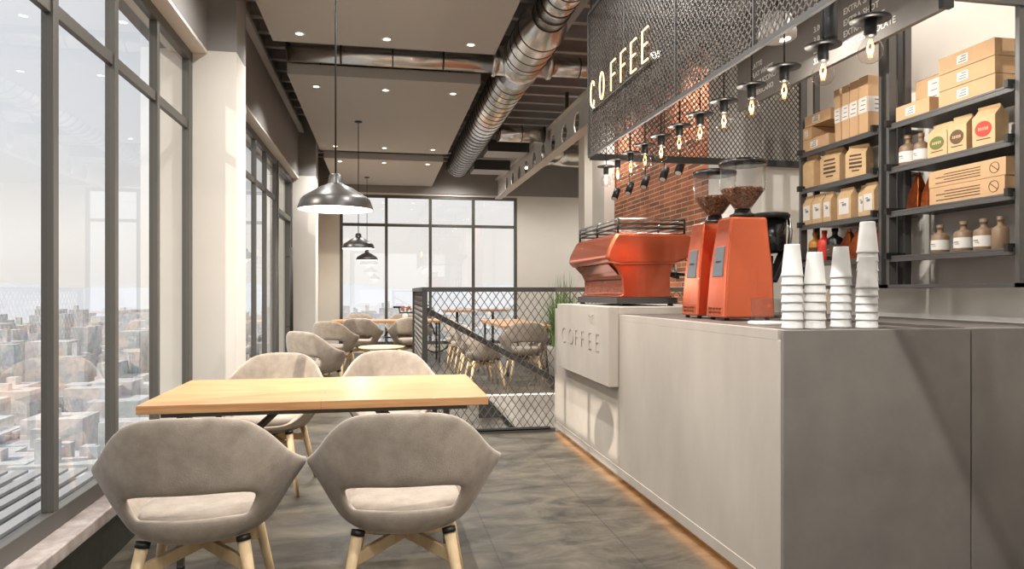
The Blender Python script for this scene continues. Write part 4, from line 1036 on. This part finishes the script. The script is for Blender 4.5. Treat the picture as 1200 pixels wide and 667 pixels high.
# ------------------------------------------------------------------ outside
M['city_a'] = mat('pale_city_walls', (206, 200, 196), .9, rgb2=(150, 150, 158), nscale=.35)
def city_mat():  # distance haze is put into these pale tones
    m, N, L, b = new_mat('hazed_city_blocks')
    g = N.new('ShaderNodeNewGeometry')
    v = N.new('ShaderNodeTexVoronoi'); v.inputs['Scale'].default_value = .42; v.distance = 'CHEBYCHEV'
    L.new(g.outputs['Position'], v.inputs['Vector'])
    r = N.new('ShaderNodeValToRGB'); L.new(v.outputs['Color'], r.inputs[0])
    e = r.color_ramp.elements; e[0].color = lin(190, 196, 206); e[1].color = lin(240, 236, 230)
    for p, c in ((.3, (205, 202, 204)), (.5, (226, 214, 206)), (.7, (190, 198, 198))): q = e.new(p); q.color = lin(*c)
    n = N.new('ShaderNodeTexNoise'); n.inputs['Scale'].default_value = .9; n.inputs['Detail'].default_value = 8; L.new(g.outputs['Position'], n.inputs['Vector'])
    r2 = N.new('ShaderNodeValToRGB'); L.new(n.outputs['Fac'], r2.inputs[0]); r2.color_ramp.elements[0].position = .35; r2.color_ramp.elements[0].color = (.74, .76, .8, 1); r2.color_ramp.elements[1].position = .6; r2.color_ramp.elements[1].color = (1, 1, 1, 1)
    mx = N.new('ShaderNodeMix'); mx.data_type = 'RGBA'; mx.blend_type = 'MULTIPLY'; mx.inputs[0].default_value = .8
    L.new(r.outputs[0], mx.inputs[6]); L.new(r2.outputs[0], mx.inputs[7]); L.new(mx.outputs[2], b.inputs['Base Color']); b.inputs['Roughness'].default_value = .9
    return m
M['city'] = city_mat()
M['haze_hill'] = mat('hazy_hill', (198, 200, 204), .95)  # paled base colour imitates haze over the far hills
M['roof_slat'] = mat('roof_slat', (168, 168, 168), .6)
M['roof_dark'] = mat('roof_gap', (110, 114, 120), .7)
rnd = random.Random(21)
m = MB(); m.box(-900, -8, -100, 1500, -31, -30); m.box(-8, 900, 20, 1500, -31, -30)
for i in range(2600):
    d = 30+420*rnd.random()**1.6; a = rnd.uniform(R(-75), R(25)); x = d*math.sin(a)-6; y = d*math.cos(a)
    if x > -12 and y < 40: continue
    w, l_, h = rnd.uniform(3, 9), rnd.uniform(3, 9), rnd.uniform(4, 16 if d < 150 else 24)
    m.box(x-w/2, x+w/2, y-l_/2, y+l_/2, -30, -30+h)
    if rnd.random() < .5: m.box(x-w/4, x, y-l_/4, y, -30+h, -30+h+rnd.uniform(1, 3))
o = m.build('city_rooftops', 'city'); tag(o, 'city of low rooftops far below the windows, haze mixed into its colour', 'city', None, 'stuff')
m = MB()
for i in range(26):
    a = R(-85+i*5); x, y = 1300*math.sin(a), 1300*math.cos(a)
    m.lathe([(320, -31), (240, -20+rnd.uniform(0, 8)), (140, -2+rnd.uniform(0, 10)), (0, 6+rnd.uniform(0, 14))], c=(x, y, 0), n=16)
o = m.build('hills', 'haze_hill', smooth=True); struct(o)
t = thing('sun_blocker_wing', 'unseen building wing added to keep the sun off the near windows', 'building', (-8.5, -4, -30))  # added out of view so its shade falls on the near windows
m = MB(); m.box(2.4, 3, -8, 5.35, 0, 42); m.build('blocker_wall', 'white_wall', t)
m = MB()
for fl in range(12):
    for k in range(4): m.box(2.98, 3.03, -5.2+k*2.6, -3.6+k*2.6, 1.2+fl*3.4, 3.2+fl*3.4)
m.build('blocker_window', 'frame', t)
# louvred roof just below the left window
t = thing('louvred_roof', 'slanting striped grey louvred roof outside below the left window', 'roof', (-6.4, 5.5, -2.0), R(0))
m = MB()
for i in range(26):
    z_ = -.35*0; m.bar((-4.6+i*.34, -6.0, -.1), (-4.6+i*.34, 9, -.1), .2, .05)
m.build('louvre_slats', 'roof_slat', t)
m = MB(); m.box(-4.9, 4.6, -6.1, 9.1, -.5, -.3); m.build('roof_deck', 'roof_dark', t)

# ------------------------------------------------------------------ light
w = bpy.data.worlds.new('sky'); sc.world = w; w.use_nodes = True
N, L = w.node_tree.nodes, w.node_tree.links; N.clear()
out = N.new('ShaderNodeOutputWorld'); bg = N.new('ShaderNodeBackground'); tc = N.new('ShaderNodeTexCoord'); sp = N.new('ShaderNodeSeparateXYZ'); r = N.new('ShaderNodeValToRGB')
n = N.new('ShaderNodeTexNoise'); n.inputs['Scale'].default_value = 2.2; n.inputs['Detail'].default_value = 5; mp = N.new('ShaderNodeMapping'); mp.inputs['Scale'].default_value = (1, 1, 3.5)
L.new(tc.outputs['Generated'], mp.inputs[0]); L.new(mp.outputs[0], n.inputs['Vector'])
L.new(tc.outputs['Generated'], sp.inputs[0]); L.new(sp.outputs['Z'], r.inputs[0])
e = r.color_ramp.elements; e[0].position = 0; e[0].color = (.90, .86, .82, 1); e[1].position = 1; e[1].color = (.72, .8, .92, 1)
q = e.new(.07); q.color = (.97, .92, .86, 1); q = e.new(.2); q.color = (.9, .92, .95, 1)
mx = N.new('ShaderNodeMix'); mx.data_type = 'RGBA'; mx.inputs[7].default_value = (1, 1, 1, 1)
mr = N.new('ShaderNodeMapRange'); mr.inputs[1].default_value = .45; mr.inputs[2].default_value = .7; mr.inputs[3].default_value = 0; mr.inputs[4].default_value = .6
L.new(n.outputs['Fac'], mr.inputs[0]); L.new(mr.outputs[0], mx.inputs[0]); L.new(r.outputs[0], mx.inputs[6])
L.new(mx.outputs[2], bg.inputs[0]); bg.inputs[1].default_value = 1.18; L.new(bg.outputs[0], out.inputs[0])
su = bpy.data.lights.new('sun', 'SUN'); su.energy = 4.8; su.angle = R(.8); su.color = (1, .92, .8)
so = bpy.data.objects.new('sun', su); col.objects.link(so)
so.rotation_euler = Vector((1.78, .7, -1.44)).to_track_quat('-Z', 'Y').to_euler()
for loc, p in (((-.25, 4.0, 1.69), 12), ((-.29, 9.17, 1.79), 18), ((-.27, 13.6, 1.84), 14)):
    l_ = bpy.data.lights.new('pendant_light', 'POINT'); l_.energy = p; l_.color = (1, .9, .76); l_.shadow_soft_size = .01
    lo = bpy.data.objects.new('pendant_light', l_); col.objects.link(lo); lo.location = (loc[0], loc[1], loc[2]-.02)

for loc, e_ in (((2.1, 3.45, 2.605), 36), ((1.94, 2.72, 2.33), 46)):  # fill added at the two hanging bar lamps to lift the shelf wall
    l_ = bpy.data.lights.new('bar_fill_light', 'SPOT'); l_.energy = e_; l_.spot_size = R(135); l_.spot_blend = .9; l_.color = (1, .96, .9); l_.shadow_soft_size = .001
    lo = bpy.data.objects.new('bar_fill_light', l_); col.objects.link(lo); lo.location = loc; lo.rotation_euler = Vector((1, 0, -.75)).to_track_quat('-Z', 'Y').to_euler()
# copies of the round lamp, added as fill for the rear and the bar
for loc in ((1.47, 14.0, 3.62), (4.6, 13.2, 3.62), (2.75, 13.1, 3.62), (4.6, 11.2, 3.62), (2.75, 8.6, 3.62), (2.75, 6.6, 3.62), (2.8, 1.9, 3.62), (2.8, 3.3, 3.62)):
    if loc[0] > 1.5: q = dup(bpy.data.objects['surface_lamp'], 'x', loc); lamp_no = len([o for o in bpy.data.objects if o.name.startswith('surface_lamp')])-2; q['label'] = f'round lamp added as fill under the joists right of the beam, {ordn[lamp_no]} from the back'; q['group'] = 'added fill lamps under the joists'
    l_ = bpy.data.lights.new('lamp_fill_light', 'SPOT'); l_.energy = 90 if loc[1] < 9 else 120; l_.spot_size = R(165); l_.spot_blend = 1; l_.color = (1, .97, .93); l_.shadow_soft_size = .02
    lo = bpy.data.objects.new('lamp_fill_light', l_); col.objects.link(lo); lo.location = (loc[0], loc[1], loc[2]-.02)

# ------------------------------------------------------------------ camera
cd = bpy.data.cameras.new('camera'); cam = bpy.data.objects.new('camera', cd); col.objects.link(cam)
cam.location = (0, 0, 1.25); cam.rotation_euler = (R(90), 0, R(-10.57))
cd.sensor_width = 36; cd.lens = 820/1200*36; cd.shift_y = 8.5/1200; cd.clip_start = .05; cd.clip_end = 3000
sc.camera = cam
vs = sc.view_settings; vs.view_transform = 'Standard'; vs.look = 'None'; vs.exposure = -0.08; vs.gamma = 1; vs.use_curve_mapping = False
sc.cycles.max_bounces = 10; sc.cycles.diffuse_bounces = 5; sc.cycles.glossy_bounces = 5; sc.cycles.transparent_max_bounces = 24
sc.cycles.caustics_reflective = False; sc.cycles.caustics_refractive = False
sc.cycles.sample_clamp_indirect = 6
